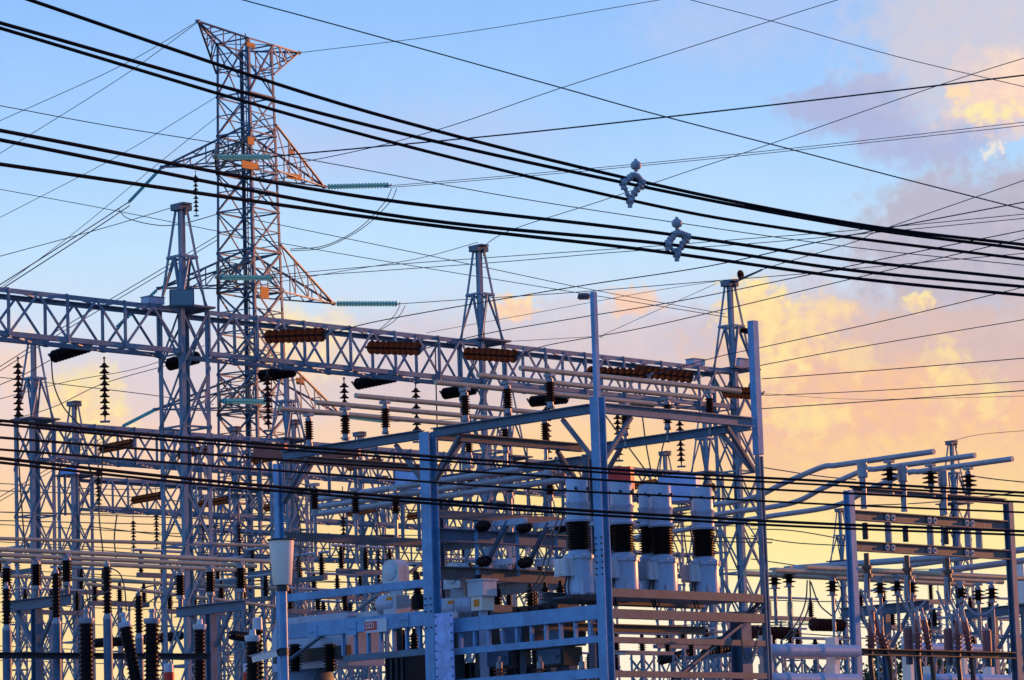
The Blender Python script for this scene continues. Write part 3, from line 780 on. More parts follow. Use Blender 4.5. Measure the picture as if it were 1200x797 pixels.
for px, py, l in ((563, 618, 'disconnector with two dark bushings and slanted rod, next to the middle blue post'), (611, 620, 'disconnector with two dark bushings and slanted rod, between its two neighbours'), (656, 619, 'disconnector with dark bushings partly behind the first recloser')):
    disconnect(V(px, py, A0 - E2 * 0 + E1 * .15, E1), l)

# ------------------------------------------------------------------ breakers with oval covers inside the bay
def mechanism(px, py, label):
    q = V(px, py, A0 + E1 * 1.0, E2)
    t = thing('current_transformer', label, 'transformer', q, 'oval topped instrument transformers inside the bay')
    x, y = E2, -E1
    b = MB()
    prof = []
    for k in range(0, 13):
        a = math.pi * k / 12; prof.append((.19 * math.cos(a), .26 + .15 * math.sin(a)))
    prof = [(.19, 0)] + prof + [(-.19, 0)]
    n = len(prof)
    fr = [q + x * u + Z * v + y * .12 for u, v in prof]; bk = [q + x * u + Z * v - y * .12 for u, v in prof]
    b.quad(fr[::-1]); b.quad(bk)
    for k in range(n):
        b.quad([fr[k], fr[(k + 1) % n], bk[(k + 1) % n], bk[k]])
    hd = b.build('oval_head', M['white'], t)
    b = MB(); b.lathe(q + Z * .2 + y * .115, y, [(0, .13), (.02, .13), (.03, .11)], 24); b.build('cover_disc', M['white'], hd)
    b = MB(); b.bar(q + Z * .0 - Z * .001, q - Z * .16, .2, .22); b.build('neck', M['white'], t)
    b = MB(); b.lathe(q - Z * .3 - x * .36, x, [(0, .1), (.02, .15), (.05, .17), (.42, .17), (.44, .15)], 24); b.build('drum', M['tank'], t)
    b = MB(); b.bar(q - Z * .16, q - Z * .47, .3, .3, x); bx = b.build('terminal_box', M['white'], t)
    b = MB(); b.bar(q - Z * .19 + y * .155, q - Z * .31 + y * .155, .13, .012, y); b.build('warning_plate', M['orange'], bx)
    b = MB(); b.bar(q - Z * .5 - x * .25, q - Z * .5 + x * .35, .36, .06); b.bar(q - Z * .53, q - Z * 1.6, .16, .16); b.build('base', M['dark'], t)
    b = MB(); b.lathe(q + x * .5 - Z * .42, Z, [(0, .11), (.2, .11), (.25, .06)] + [(.25 + a, r) for a, r in sheds(5, .045, .05, .085)] + [(.5, .05), (.6, .03)], 14); b.build('side_bushing', M['porcd'], t)
    return t
mechanism(464, 686, 'pale instrument transformer with a round topped head, left of the middle blue post')
mechanism(536, 690, 'pale instrument transformer whose round head is half hidden behind the middle blue post')
q = V(565, 690, A0 + E1 * .7, E2); t = thing('junction_cabinet', 'pale square cabinet on a drum beside the middle blue post', 'cabinet', q)
b = MB(); b.box(q + Z * .0, .34, .3, .24, ANG - R(90)); bd = b.build('body', M['white'], t)
b = MB(); b.box(q + Z * .13, .38, .34, .025, ANG - R(90)); b.build('lid', M['white'], t)
b = MB(); b.bar(q - Z * .12, q - Z * .34, .26, .24, E2); b.build('terminal_box', M['pale'], t)
b = MB(); b.bar(q - Z * .17 - E1 * .13, q - Z * .28 - E1 * .13, .12, .015, E1); b.build('warning_plate', M['orange'], t)
b = MB(); b.lathe(q - Z * .24 - E2 * .5, E2, [(0, .09), (.03, .14), (.36, .14)], 20); b.bar(q - Z * .34, q - Z * 1.5, .14, .14); b.build('drum', M['tank'], t)

# the power transformer behind the left lower beam
q = V(385, 748, D0 + E1 * 1.3, E2); q = Vector((q.x, q.y, q.z))
t = thing('power_transformer', 'pale blue transformer with rounded top behind the beam with the red number plate', 'transformer', q)
prof = [(-.95, -.5), (-.95, .08), (-.86, .26), (-.66, .36), (.9, .36), (.9, -.5)]
fr = [q + E2 * u + Z * v - E1 * .4 for u, v in prof]; bk = [q + E2 * u + Z * v + E1 * .4 for u, v in prof]
b = MB(); b.quad(fr); b.quad(bk[::-1])
for k in range(6): b.quad([fr[k], bk[k], bk[(k + 1) % 6], fr[(k + 1) % 6]])
b.build('tank', M['tank'], t)
b = MB(); b.bar(q - E2 * .8 - Z * .28 - E1 * .47, q + E2 * 1.0 - Z * .28 - E1 * .47, .1, .2); b.build('skirt', M['dark'], t)
b = MB(); b.bar(q + E2 * .95 + Z * .22, q + E2 * 1.8 + Z * .22, .5, .26); b.bar(q + E2 * 1.5 + Z * .42, q + E2 * 1.95 + Z * .42, .4, .18); b.build('side_box', M['white'], t)
b = MB(); b.lathe(q - E1 * .3 - Z * .75 + E2 * -.9, E2, [(0, .1), (.04, .24), (.08, .27), (1.05, .27), (1.1, .24), (1.14, .1)], 24); b.build('conservator', M['galvdark'], t)
b = MB(); b.lathe(q - E1 * .3 - Z * 1.2 + E2 * .85, Z, [(0, .26), (.3, .26), (.34, .24), (.42, .30), (.46, .30)], 24); b.build('turret', M['tank'], t)
b = MB(); b.box(q - Z * 2.6, 1.6, .9, 2.2, ANG - R(90)); b.build('base_tank', M['galvdark'], t)
b = MB()
for bx in (346, 387):
    c = V(bx, 787, D0 + E1 * .55, E2); MB().lathe(c, Z, [(0, .07), (.02, .09)] + [(a + .03, r) for a, r in sheds(8, .052, .075, .125)], 16).build('bushing', M['porcd'], t)
b = MB()
for k, (s, z, r) in enumerate(((-.2, -1.05, .13), (-.02, -1.0, .1), (.1, -1.12, .12), (.95, -1.0, .1))): b.lathe(q + E2 * s + Z * z - E1 * .62, -E1, [(0, r), (.16, r), (.18, r * .7)], 14)
b.build('valves', M['galvdark'], t)
# dark equipment inside the lower part of the bay
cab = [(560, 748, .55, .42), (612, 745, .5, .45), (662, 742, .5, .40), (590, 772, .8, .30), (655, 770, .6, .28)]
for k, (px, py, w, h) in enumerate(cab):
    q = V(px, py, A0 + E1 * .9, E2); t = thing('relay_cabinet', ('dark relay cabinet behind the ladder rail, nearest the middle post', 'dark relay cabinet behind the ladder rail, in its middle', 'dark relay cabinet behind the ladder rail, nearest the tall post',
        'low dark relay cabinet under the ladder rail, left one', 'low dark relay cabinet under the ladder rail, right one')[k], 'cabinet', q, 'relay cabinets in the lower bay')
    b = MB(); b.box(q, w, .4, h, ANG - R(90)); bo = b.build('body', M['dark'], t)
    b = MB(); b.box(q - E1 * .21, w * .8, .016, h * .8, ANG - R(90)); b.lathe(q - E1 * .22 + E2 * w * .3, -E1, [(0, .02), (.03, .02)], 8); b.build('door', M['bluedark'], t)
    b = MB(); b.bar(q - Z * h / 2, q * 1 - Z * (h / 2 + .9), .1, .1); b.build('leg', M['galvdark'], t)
for k, px in enumerate((585, 633, 682)):
    q = V(px, 783, A0 - E1 * .1 + E1 * .35, E2); t = thing('fuse_holder', 'brown ribbed fuse holder hanging low in the bay, %s of three' % words3[k], 'fuse', q, 'fuse holders low in the bay')
    b = MB(); b.lathe(q, -Z, sheds(5, .05, .05, .09), 12); b.build('porcelain', M['term'], t)
    b = MB(); b.lathe(q, Z, [(0, .05), (.09, .05), (.1, .02), (.18, .02)], 10); b.build('cap', M['alu'], t)

# ------------------------------------------------------------------ red, orange and pale boxes behind the bay
def signbox(px0, py0, px1, py1, Y, m, label, cat='sign', text=None, dep=.25, name='sign_board'):
    a, c = P(px0, py1, Y), P(px1, py0, Y); q = (a + c) / 2; w = abs(c.x - a.x); h = abs(c.z - a.z)
    t = thing(name, label, cat, q)
    b = MB(); b.box(q, w, dep, h, R(-12)); b.build('panel', M[m], t)
    b = MB()
    for s in (-.35, .35): b.bar(q + Vector((s * w, dep * .5 + .06, -h * .5 - 1.2)), q + Vector((s * w, dep * .5 + .06, h * .4)), .07, .07)
    b.build('bracket', M['galvdark'], t)
    if text: text_mesh('sign_text', text[0], h * .62, M['letter'], t, q + Vector((w * .2, -dep / 2 - .012 - w * .2 * math.tan(R(12)) * 1.0, 0)) , (math.cos(R(12)), -math.sin(R(12)), 0), (-math.sin(R(12)), -math.cos(R(12)), 0), .004)
    return t
signbox(298, 520, 336, 538, 75, 'rust', 'red brown board behind the top of the left blue post')
signbox(378, 526, 422, 537, 75, 'rust', 'red brown board above the beam right of the left blue post')
signbox(633, 546, 663, 561, 75, 'rust', 'red brown board numbered 19, left of the tall blue post', 'sign', ('19',))
signbox(711, 548, 741, 574, 62, 'red', 'bright red box above the second recloser', 'box', None, .4, 'red_box')
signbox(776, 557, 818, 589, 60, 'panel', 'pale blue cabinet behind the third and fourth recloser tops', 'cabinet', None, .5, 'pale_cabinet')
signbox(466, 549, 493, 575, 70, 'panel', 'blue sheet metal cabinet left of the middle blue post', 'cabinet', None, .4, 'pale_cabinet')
signbox(1184, 662, 1200, 708, 72, 'pale', 'pale cabinet at the right edge of the photo', 'cabinet', None, .5, 'pale_cabinet')
signbox(72, 548, 92, 556, 100, 'plate', 'small blue box on the rear column at left', 'box', None, .25, 'junction_box')

# ------------------------------------------------------------------ pole lantern and camera at left
q = P(331, 690, 46.0); t = thing('pole_lantern', 'white tapered lantern with dark rim on a blue grey pole by the bay', 'lamp', (q.x, q.y, 0))
b = MB(); b.tube([(q.x, q.y, 0), (q.x, q.y, q.z)], .06, 14); b.build('pole', M['blue'], t)
b = MB(); b.lathe(q, Z, [(-.03, .09), (.0, .09), (.06, .08)], 14); b.build('collar', M['dark'], t)
zt = P(331, 634, 46.0).z
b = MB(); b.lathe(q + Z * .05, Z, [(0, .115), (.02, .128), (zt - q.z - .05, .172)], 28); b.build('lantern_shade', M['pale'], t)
b = MB(); b.lathe((q.x, q.y, zt), Z, [(0, .18), (.012, .2), (.025, .195), (.04, .0)], 28); b.build('rim', M['dark'], t)
q = P(331, 764, 46.0); t = thing('security_camera', 'pale camera housing clamped to the lantern pole', 'camera', q)
d = Vector((-.93, -.3, -.22)); b = MB(); b.bar(q + d * .09, q + d * .42, .1, .085); b.build('housing', M['pale'], t)
b = MB(); b.bar(q + d * .07 + Z * .055, q + d * .46 + Z * .055, .12, .012); b.build('sunshade', M['white'], t)
b = MB(); b.lathe(q - Z * .05, Z, [(0, .085), (.1, .085)], 14); b.build('clamp', M['dark'], t)

# ------------------------------------------------------------------ insulator strings
def string_proto(name, n, pitch, r, m, style):
    t = thing(name, '', 'insulator string')
    pr = {'cap': [(0, .035), (.012, .05), (.04, .055), (.055, r * .55), (.085, r), (.098, r), (.092, r * .6), (.085, .03), (pitch, .025)],
          'fat': [(0, .04), (.015, .065), (.035, .08), (.045, r * .7), (.06, r * .95), (.08, r), (.096, r * .9), (.10, r * .45), (.102, .045), (pitch, .04)],
          'long': [(0, .03), (.02, .05), (.05, .055), (.07, r), (.082, r), (.10, .05), (pitch, .028)]}[style]
    pr = [(min(a, pitch), b) for a, b in pr]
    disc = None
    for k in range(n):
        if disc is None:
            disc = MB().lathe((0, 0, 0), -Z, pr, 14).build('disc', M[m], t); o = disc
        else: o = disc.copy(); C.objects.link(o); o.parent = t
        o.location = (0, 0, -.16 - k * pitch)
    b = MB(); b.tube([(0, 0, 0), (0, 0, -.17)], .018, 6); b.lathe((0, 0, -.05), Z, [(0, .035), (.03, .035)], 8); b.build('top_fitting', M['galvdark'], t)
    e = -.16 - n * pitch
    b = MB(); b.tube([(0, 0, e + .03), (0, 0, e - .12)], .02, 6); b.bar((-.12, 0, e - .12), (.12, 0, e - .12), .04, .05); b.build('end_clamp', M['galvdark'], t)
    return t, -e + .12
def aim(d):      # rotation that turns the string's hanging direction -Z to d
    return Vector((0, 0, -1)).rotation_difference(Vector(d).normalized()).to_euler()
sp_, SL = string_proto('suspension_string', 9, .146, .125, 'porc', 'cap'); sp_['group'] = 'hanging insulator strings'
SUS = Proto(sp_)
gbot = lambda px, py: V(px, py, o1, E1)
SUSEND = {}
for px, py, l in ((21, 418, 'brown insulator string hanging from the front girder, nearest the left edge of the photo'), (122, 418, 'brown insulator string hanging from the front girder, left of the floodlit column'),
        (313, 432, 'dark insulator string hanging from the front girder in front of the big tower'), (403, 442, 'dark insulator string hanging from the front girder near the left cream tubes'),
        (487, 448, 'dark insulator string hanging from the front girder above the middle blue post'), (723, 474, 'dark insulator string hanging from the front girder right of the tall blue post'),
        (796, 482, 'dark insulator string hanging from the front girder above the pale cabinet'), (640, 470, 'dark insulator string hanging from the front girder left of the tall blue post')):
    p = gbot(px, py); SUS.place((p.x, p.y, p.z), 0, l); SUSEND[px] = p - Z * SL
for px, py, Y, l in ((115, 545, 110, 'dark insulator string hanging between the second row column and the rear column at left'), (156, 606, 128, 'dark insulator string hanging low, left of the floodlit column'), (183, 598, 128, 'dark insulator string hanging low, behind the foot of the floodlit column'),
        (280, 610, 125, 'dark insulator string hanging low, left of the pole lantern'), (443, 640, 125, 'dark insulator string hanging low, behind the round topped transformer'), (402, 600, 115, 'dark insulator string hanging low, right of the pole lantern'),
        (1100, 706, 120, 'small dark insulator string hanging low in the right switch frame')):
    p = P(px, py, Y); own = SUS.place((p.x, p.y, p.z), 0, l, .9); SUSEND[px] = p - Z * SL * .9
    b = MB(); b.tube([p, p + Z * (.6 + rnd.random())], .02, 5); s_ = attach(b, 'hanger_rod', M['galvdark'], own); s_.data.transform(Matrix.Translation(-p))

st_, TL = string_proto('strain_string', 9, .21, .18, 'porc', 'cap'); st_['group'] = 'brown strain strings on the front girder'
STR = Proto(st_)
ST = {}
dE2 = (E2 + Z * .03)
for px, py, ex, ey, l in ((307, 395, 385, 392, 'thick red brown strain string on the front girder in front of the big tower'), (428, 407, 496, 409, 'thick red brown strain string on the front girder right of the big tower'),
        (541, 414, 609, 418, 'thick red brown strain string on the front girder at the middle column'), (684, 436, 762, 440, 'red brown strain string just right of the tall blue post, upper of the two'), (740, 434, 816, 443, 'red brown strain string left of the right front column'),
        (845, 459, 893, 462, 'short brown strain string at the foot of the right column peak')):
    p = V(px, py, o1 + E2 * .5, E1); q = V(ex, ey, p, E2); d = q - p; STR.place(p, None, l, (1, 1, d.length / TL), aim(d)); ST[px] = q
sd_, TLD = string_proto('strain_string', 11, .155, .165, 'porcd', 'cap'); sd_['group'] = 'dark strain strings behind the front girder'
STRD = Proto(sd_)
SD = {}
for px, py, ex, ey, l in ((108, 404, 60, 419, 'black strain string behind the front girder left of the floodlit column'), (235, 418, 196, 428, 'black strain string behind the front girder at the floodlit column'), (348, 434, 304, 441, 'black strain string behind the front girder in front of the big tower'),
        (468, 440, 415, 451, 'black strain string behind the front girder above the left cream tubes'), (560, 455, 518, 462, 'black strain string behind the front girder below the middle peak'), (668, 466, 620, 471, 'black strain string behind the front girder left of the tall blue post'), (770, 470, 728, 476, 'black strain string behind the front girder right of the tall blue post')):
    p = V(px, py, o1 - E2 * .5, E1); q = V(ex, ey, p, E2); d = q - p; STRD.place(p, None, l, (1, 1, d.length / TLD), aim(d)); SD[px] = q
# rear rows: strings along the girders
kk = 0
for r, nm, off in ((row2, 'second row', 0), (row3, 'rear row', 0)):
    for s in range(3):
        for f in (.2, .5, .8):
            p = r[s].lerp(r[s + 1], f) + E2 * .5 + Z * (ZG0 + .35); px = proj(p)[0]
            if px < -20 or px > 900: continue
            kk += 1
            STRD.place(p, None, 'dark strain string on the %s girder, %s of span %s' % (nm, {.2: 'left', .5: 'middle', .8: 'right'}[f], ('behind the left columns', 'left of the bay middle', 'behind the reclosers')[s]), .9, aim(E2 + Z * .02))
# glass strings on the big tower
gs_, GL = string_proto('glass_string', 20, .165, .19, 'glass', 'cap'); gs_['group'] = 'green glass strings of the transmission tower'
GLS = Proto(gs_)
GS = {}
NT2 = Vector((math.cos(R(-33)), math.sin(R(-33)), 0))
GEND = ((458, 217), (468, 356), (452, 493), (319, 184), (321, 326), (318, 471))
for i, (p, l) in enumerate([(tipsR[0], 'green glass string at the end of the upper right tower arm'), (tipsR[1], 'green glass string at the end of the middle right tower arm'), (tipsR[2], 'green glass string at the lower right tower arm, low among the cream tubes'),
        (tipsN[0], 'green glass string crossing the tower body at its upper arm'), (tipsN[1], 'green glass string crossing the tower body at its middle arm'), (tipsN[2], 'green glass string crossing the tower body behind the girder')]):
    e = V(*GEND[i], p, NT2); d = e - p; GLS.place(p, None, l, (1, 1, d.length / GL), aim(d)); GS[i] = e
for i, (tip, end, l) in enumerate(((tipsF[0], (150, 238), 'dark slanting string below the upper left tower arm'), (tipsF[1], (135, 385), 'pale glass string slanting down from the middle left tower arm behind the girder'), (tipsF[2], (143, 500), 'pale glass string slanting down left of the floodlit column'))):
    e = P(end[0], end[1], 218); d = e - tip; GLS.place(tip, None, l, (.62, .62, d.length / GL), aim(d)); GS[10 + i] = e
p = P(229, 200, 221); SUS.place(p, 0, 'thin hanging string below the upper left tower arm', (1.4, 1.4, 1.9)); SUSEND[229] = p - Z * SL * 1.9

# ------------------------------------------------------------------ thick cables in front
def near(px, py): return P(px, py, 22 + 6 * px / 1200)
def cable(label, pts, r, group, m='cable'): return wire('overhead_cable', label, 'cable', [near(*p) for p in pts], r, m, group, 8, 10)
g1, g2, g3 = 'upper bundle of three street cables', 'lower bundle of three street cables', 'black cables crossing low in front'
cable('thick black cable of the upper bundle, its topmost line entering at the top edge', [(25, -4), (35, 0), (400, 122), (735, 209), (1000, 262), (1210, 288)],   .0138, g1)
cable('thick black cable of the upper bundle, its middle line', [(-10, 24), (400, 139), (735, 215), (1000, 265.5), (1210, 293)],   .0138, g1)
cable('thick black cable of the upper bundle, its lowest line, under the spacer', [(-10, 30), (400, 151), (740, 235), (935, 270), (1210, 305)], .013, g1)
cable('thick black cable of the second bundle, its topmost line', [(-10, 151), (400, 227), (750, 270), (1000, 305), (1210, 328)],   .0138, g2)
cable('thick black cable of the second bundle, its middle line', [(-10, 162), (450, 251), (780, 286), (1000, 317), (1210, 337)],   .0138, g2)
cable('thick black cable of the second bundle, its lowest line', [(-10, 191), (450, 257), (750, 292), (1000, 326), (1210, 347)],   .0138, g2)
cable('black cable crossing low, topmost of the low cables, over the bay beams', [(-10, 492), (240, 515), (590, 541), (780, 554), (970, 564), (1210, 578)], .0105, g3)
cable('thin black cable crossing low, second from the top, crossing the red box', [(-10, 512), (240, 532), (400, 544), (590, 555), (780, 567), (970, 577), (1210, 589)], .009, g3)
cable('thin black cable crossing low, third from the top, crossing the recloser cans', [(-10, 526), (210, 543), (400, 557), (590, 571), (780, 581), (970, 591), (1210, 601)], .008, g3)
cable('thick black cable crossing low, lowest of the low cables, over the recloser flanges', [(-10, 536), (210, 560), (400, 577), (590, 592), (780, 604), (970, 614), (1210, 623)], .0115, g3)
cable('black cable close under the lowest thick low cable', [(-10, 541), (210, 565), (400, 581.5), (590, 596.5), (780, 608.5), (970, 618.5), (1210, 627.5)], .0095, g3)
cable('black cable close under the topmost low cable', [(-10, 496.5), (240, 519.5), (590, 545.5), (780, 558.5), (970, 568.5), (1210, 582)], .0085, g3)

def spacer(px, py, a, label):     # a: three cable pixels it holds
    q = near(px, py); t = thing('cable_spacer', label, 'spacer', q, 'grey spacers on the street cables')
    top = near(px + 2, py - 22); hd = near(px + 3, py - 16)
    b = MB(); b.lathe(near(px + 2.5, py - 12), Z, [(0, .014), (.016, .018), (.022, .034), (.036, .041), (.055, .042), (.072, .034), (.082, .02), (.086, .012), (.098, .011), (.1, .004)], 12); b.build('hook_head', M['spacer'], t)
    c = [near(*x) for x in a]; hub = near(px + 1, py - 9); mid = near(px + 2, py + 8)
    for k in range(3):
        p0 = hub if k < 2 else c[0]; p1 = c[k] if k < 2 else c[2]
        b = MB(); d = p1 - p0; L = d.length
        pr = [(0, .02)]
        for i in range(4):
            u = L * (i + .5) / 4.5; pr += [(u, .019), (u + .008, .03), (u + .018, .03), (u + .026, .019)]
        pr += [(L, .017)]; pr = [x for x in pr if x[0] <= L]
        b.lathe(p0, d, pr, 10); b.build('arm', M['spacer'], t)
    b = MB(); d = c[2] - c[1]; L = d.length; b.lathe(c[1], d, [(0, .017), (L * .3, .015), (L * .35, .026), (L * .4, .015), (L * .6, .015), (L * .65, .026), (L * .7, .015), (L, .017)], 10); b.build('arm', M['spacer'], t)
    for x in c:
        b = MB(); b.lathe(x - Vector((.025, 0, -.004)), Vector((1, .1, -.2)), [(0, .026), (.012, .03), (.045, .03), (.055, .026)], 10); b.bar(x - Z * .01, x - Z * .055, .03, .035); b.build('clamp', M['spacer'], t)
    return t
spacer(743, 213, ((752, 214), (730, 214), (738, 235)), 'grey triangular spacer holding the upper cable bundle')
spacer(791, 281, ((805, 277), (782, 286), (793, 298)), 'grey triangular spacer holding the second cable bundle')

# ------------------------------------------------------------------ conductors of the yard, fanning out to the right
def fan(S, px, label, r=.012, m='wire', d=None):
    pts = [S] + [V(x, y, S, E2 if d is None else d) for x, y in px]
    return wire('conductor', label, 'wire', pts, r, m, 'conductors leaving to the right')
fan(ST[307], [(450, 375), (668, 337), (830, 312), (976, 280), (1210, 235)], 'conductor rising to the right from the strain string before the big tower', .013)
fan(ST[428], [(570, 391), (668, 374), (800, 352), (938, 324), (1085, 293), (1210, 268)], 'conductor rising to the right from the strain string left of the middle column', .012)
fan(ST[541], [(640, 405), (745, 386), (860, 360), (993, 328), (1121, 298), (1210, 277)], 'conductor rising to the right from the strain string at the middle column', .012)
fan(ST[684], [(842, 418), (893, 407), (1040, 375), (1210, 334)], 'conductor rising to the right just above the short blue post', .012)
fan(ST[740], [(872, 432), (1000, 408), (1210, 373)], 'conductor rising to the right, second above the short brown strain string', .012)
fan(ST[845], [(910, 463), (1040, 457), (1210, 446)], 'conductor leaving level to the right from the short brown strain string', .012)
fan(V(893, 444, c1r, E2), [(1040, 433), (1210, 419)], 'conductor leaving the right column, nearly level, third from below', .014)
fan(V(893, 479, c1r, E2), [(1040, 469), (1210, 457)], 'lowest conductor leaving the right column over the peach cloud', .015)
fan(V(893, 461, c1r, E2), [(1010, 468), (1210, 464)], 'faint thin wire among the lowest conductors at right', .006)
pk = Vector((row1[2].x, row1[2].y, 17.6)); ppx = proj(pk)
fan(pk, [(893, 316), (1000, 284), (1037, 268), (1210, 208)], 'ground wire rising to the right edge from the right column peak', .012)
pm = Vector((row1[1].x, row1[1].y, 17.6))
fan(pm, [(598, 270), (700, 237), (800, 203), (905, 168), (1106, 98), (1210, 65)], 'ground wire rising to the upper right from the middle column peak', .010)
# tail insulator at the right peak
t = thing('tail_insulator', 'single brown disc insulator beside the right column peak', 'insulator', V(868, 322, pk, E2))
q = V(868, 322, pk, E2); b = MB(); b.lathe(q - E2 * .1, E2, [(0, .03), (.05, .05), (.08, .14), (.11, .14), (.12, .05), (.2, .03)], 14); b.build('disc', M['porc'], t); b = MB(); b.tube([pk, V(893, 316, pk, E2)], .03, 6); b.build('link', M['galvdark'], t)

# transmission conductors from the tower's right arms
def tfan(S, px, label, r=.022):
    return wire('transmission_conductor', label, 'wire', [S] + [V(x, y, S, NT2) for x, y in px], r, 'wire', 'transmission conductors')
tfan(GS[3], [(355, 180), (600, 157), (800, 135), (1000, 112), (1210, 87)], 'dark transmission conductor crossing the whole sky from the upper glass string', .048)
tfan(GS[0], [(465, 217), (640, 202), (800, 187), (1000, 166), (1210, 142)], 'upper wire of the thin pair leaving the upper right glass string', .022)
tfan(GS[0], [(465, 219), (640, 204.5), (800, 189.5), (1000, 169), (1210, 146)], 'lower wire of the thin pair leaving the upper right glass string', .022)
tfan(GS[4], [(330, 322), (450, 311), (600, 300), (760, 289), (860, 281), (1000, 270), (1210, 250)], 'upper wire of the pair leaving the middle glass string across the tower', .024)
tfan(GS[4], [(330, 325), (450, 317), (600, 306), (730, 295), (860, 287), (1000, 275), (1210, 255)], 'lower wire of the pair leaving the middle glass string across the tower', .024)
tfan(GS[1], [(470, 356), (560, 350), (668, 343), (840, 329), (940, 321), (1000, 315), (1210, 296)], 'transmission conductor leaving the middle right glass string past the right peak', .026)
tfan(GS[2], [(470, 494), (560, 490), (700, 483)], 'transmission conductor leaving the lower right glass string', .02)
def sky(label, px, Y, r, Y2=None, m='wire', name='sky_wire', grp='thin wires across the sky'):
    n = len(px) - 1
    return wire(name, label, 'wire', [P(x, y, Y + (0 if Y2 is None else (Y2 - Y) * i / n)) for i, (x, y) in enumerate(px)], r, m, grp)
sky('thin dark wire descending from the top edge right of the tower to the right edge', [(270, -5), (285, 0), (400, 31), (658, 103), (765, 133), (938, 178), (1060, 210), (1210, 248)], 90, .018)
sky('thin wire rising from the tower waist to the top edge at upper right', [(262, 205), (400, 181), (520, 150), (658, 103), (800, 58), (905, 24), (1000, -6)], 190, .024)
sky('thin wire descending from the top right to the right edge', [(795, -6), (810, 0), (905, 25), (1050, 66), (1210, 104)], 150, .018)
sky('thin wire entering at left above the second bundle and passing behind the tower', [(-10, 122), (125, 147), (255, 168), (400, 194), (600, 231), (800, 262), (1000, 290), (1210, 312)], 140, .02)
sky('faint ground wire slanting from the left edge below the bundles to the right', [(-10, 220), (125, 245), (260, 272), (340, 287), (480, 311), (670, 342), (860, 373)], 180, .02)
sky('faint ground wire passing behind the tower to the tip of the tall post', [(260, 250), (335, 265), (500, 299), (670, 335)], 170, .02)
sky('faint wire from the tower top to the left edge, upper of two', [(232, 25), (140, 78), (-10, 146)], 215, .022)
sky('faint wire from the tower top to the left edge, lower of two', [(232, 26), (140, 92), (-10, 186)], 215, .022)
sky('faint wire from the right tip of the tower top to the top edge', [(350, 62), (550, 37), (790, -3)], 225, .022, 205)
sky('faint wire from the tower body down to the left edge', [(256, 112), (140, 182), (-10, 260)], 216, .02)
sky('faint wire from the tower body down to the girder at left', [(257, 135), (190, 188), (88, 272), (-10, 345)], 216, .02)
sky('ground wire from the floodlit column peak to the left edge', [(212, 240), (150, 259), (90, 276), (-10, 303)], 84, .010)
sky('ground wire from the middle column peak down to the left girder', [(560, 284), (490, 303), (400, 318), (300, 335)], 91, .009)
sky('thin wire rising from behind the tall post to the right column peak', [(600, 400), (700, 394), (712, 390), (840, 332)], 96, .008)
sky('faint wire low across the mauve cloud', [(500, 390), (620, 368), (760, 342), (850, 328)], 150, .012)
sky('faint wire falling from the tall post tip to the right column', [(670, 335), (760, 352), (850, 368)], 60, .006)
for k, (dy, w) in enumerate(((0, 'upper'), (5, 'lower'))):
    sky('%s wire of the pair running down left from the slanting tower string' % w, [(152, 236 + dy), (100, 270 + dy * 1.1), (-10, 340 + dy * 1.3)], 217, .034, 200)
    sky('%s wire of the pair running down left behind the floodlit column peak' % w, [(255, 276 + dy), (190, 315 + dy), (60, 392 + dy), (-10, 436 + dy)], 212, .026, 200)
    sky('%s wire of the pair running down left under the girder at left' % w, [(143, 500 + dy), (90, 530 + dy), (-10, 588 + dy)], 217, .024, 200)
sky('jumper loop under the upper left tower arm, between the slanting and the hanging string', [(138, 244), (150, 256), (185, 264), (215, 262), (258, 250)], 218, .03)
for k, w in enumerate(('inner', 'outer')):
    sky('%s jumper loop hanging from the upper right glass string to the tower' % w, [(459 + 6 * k, 221), (450 + 6 * k, 238), (420 + 4 * k, 268), (380, 288 + 2 * k), (340, 292 + 2 * k)], 226, .028)
    sky('%s jumper loop hanging from the middle right glass string' % w, [(469 + 6 * k, 358), (462 + 6 * k, 370), (452 + 5 * k, 380), (440, 390)], 226, .024)
sky('wire below the front girder at left, from the black strain string to the left edge', [(64, 419), (30, 438), (-10, 455)], 88, .012)
sky('long wire falling from the left edge behind the hanging strings', [(-10, 441), (60, 449), (170, 462), (250, 474)], 110, .014)
sky('wire rising from the left edge to the black strain string at the floodlit column', [(-10, 498), (60, 478), (120, 450), (200, 427)], 100, .012)
sky('wire rising from the left edge behind the two hanging brown strings', [(-10, 470), (80, 447), (160, 432), (240, 405)], 115, .012)
sky('thin wire over the peach cloud at far right, from the distant mast', [(1118, 516), (1150, 509), (1210, 504)], 143, .012, None, 'lead')

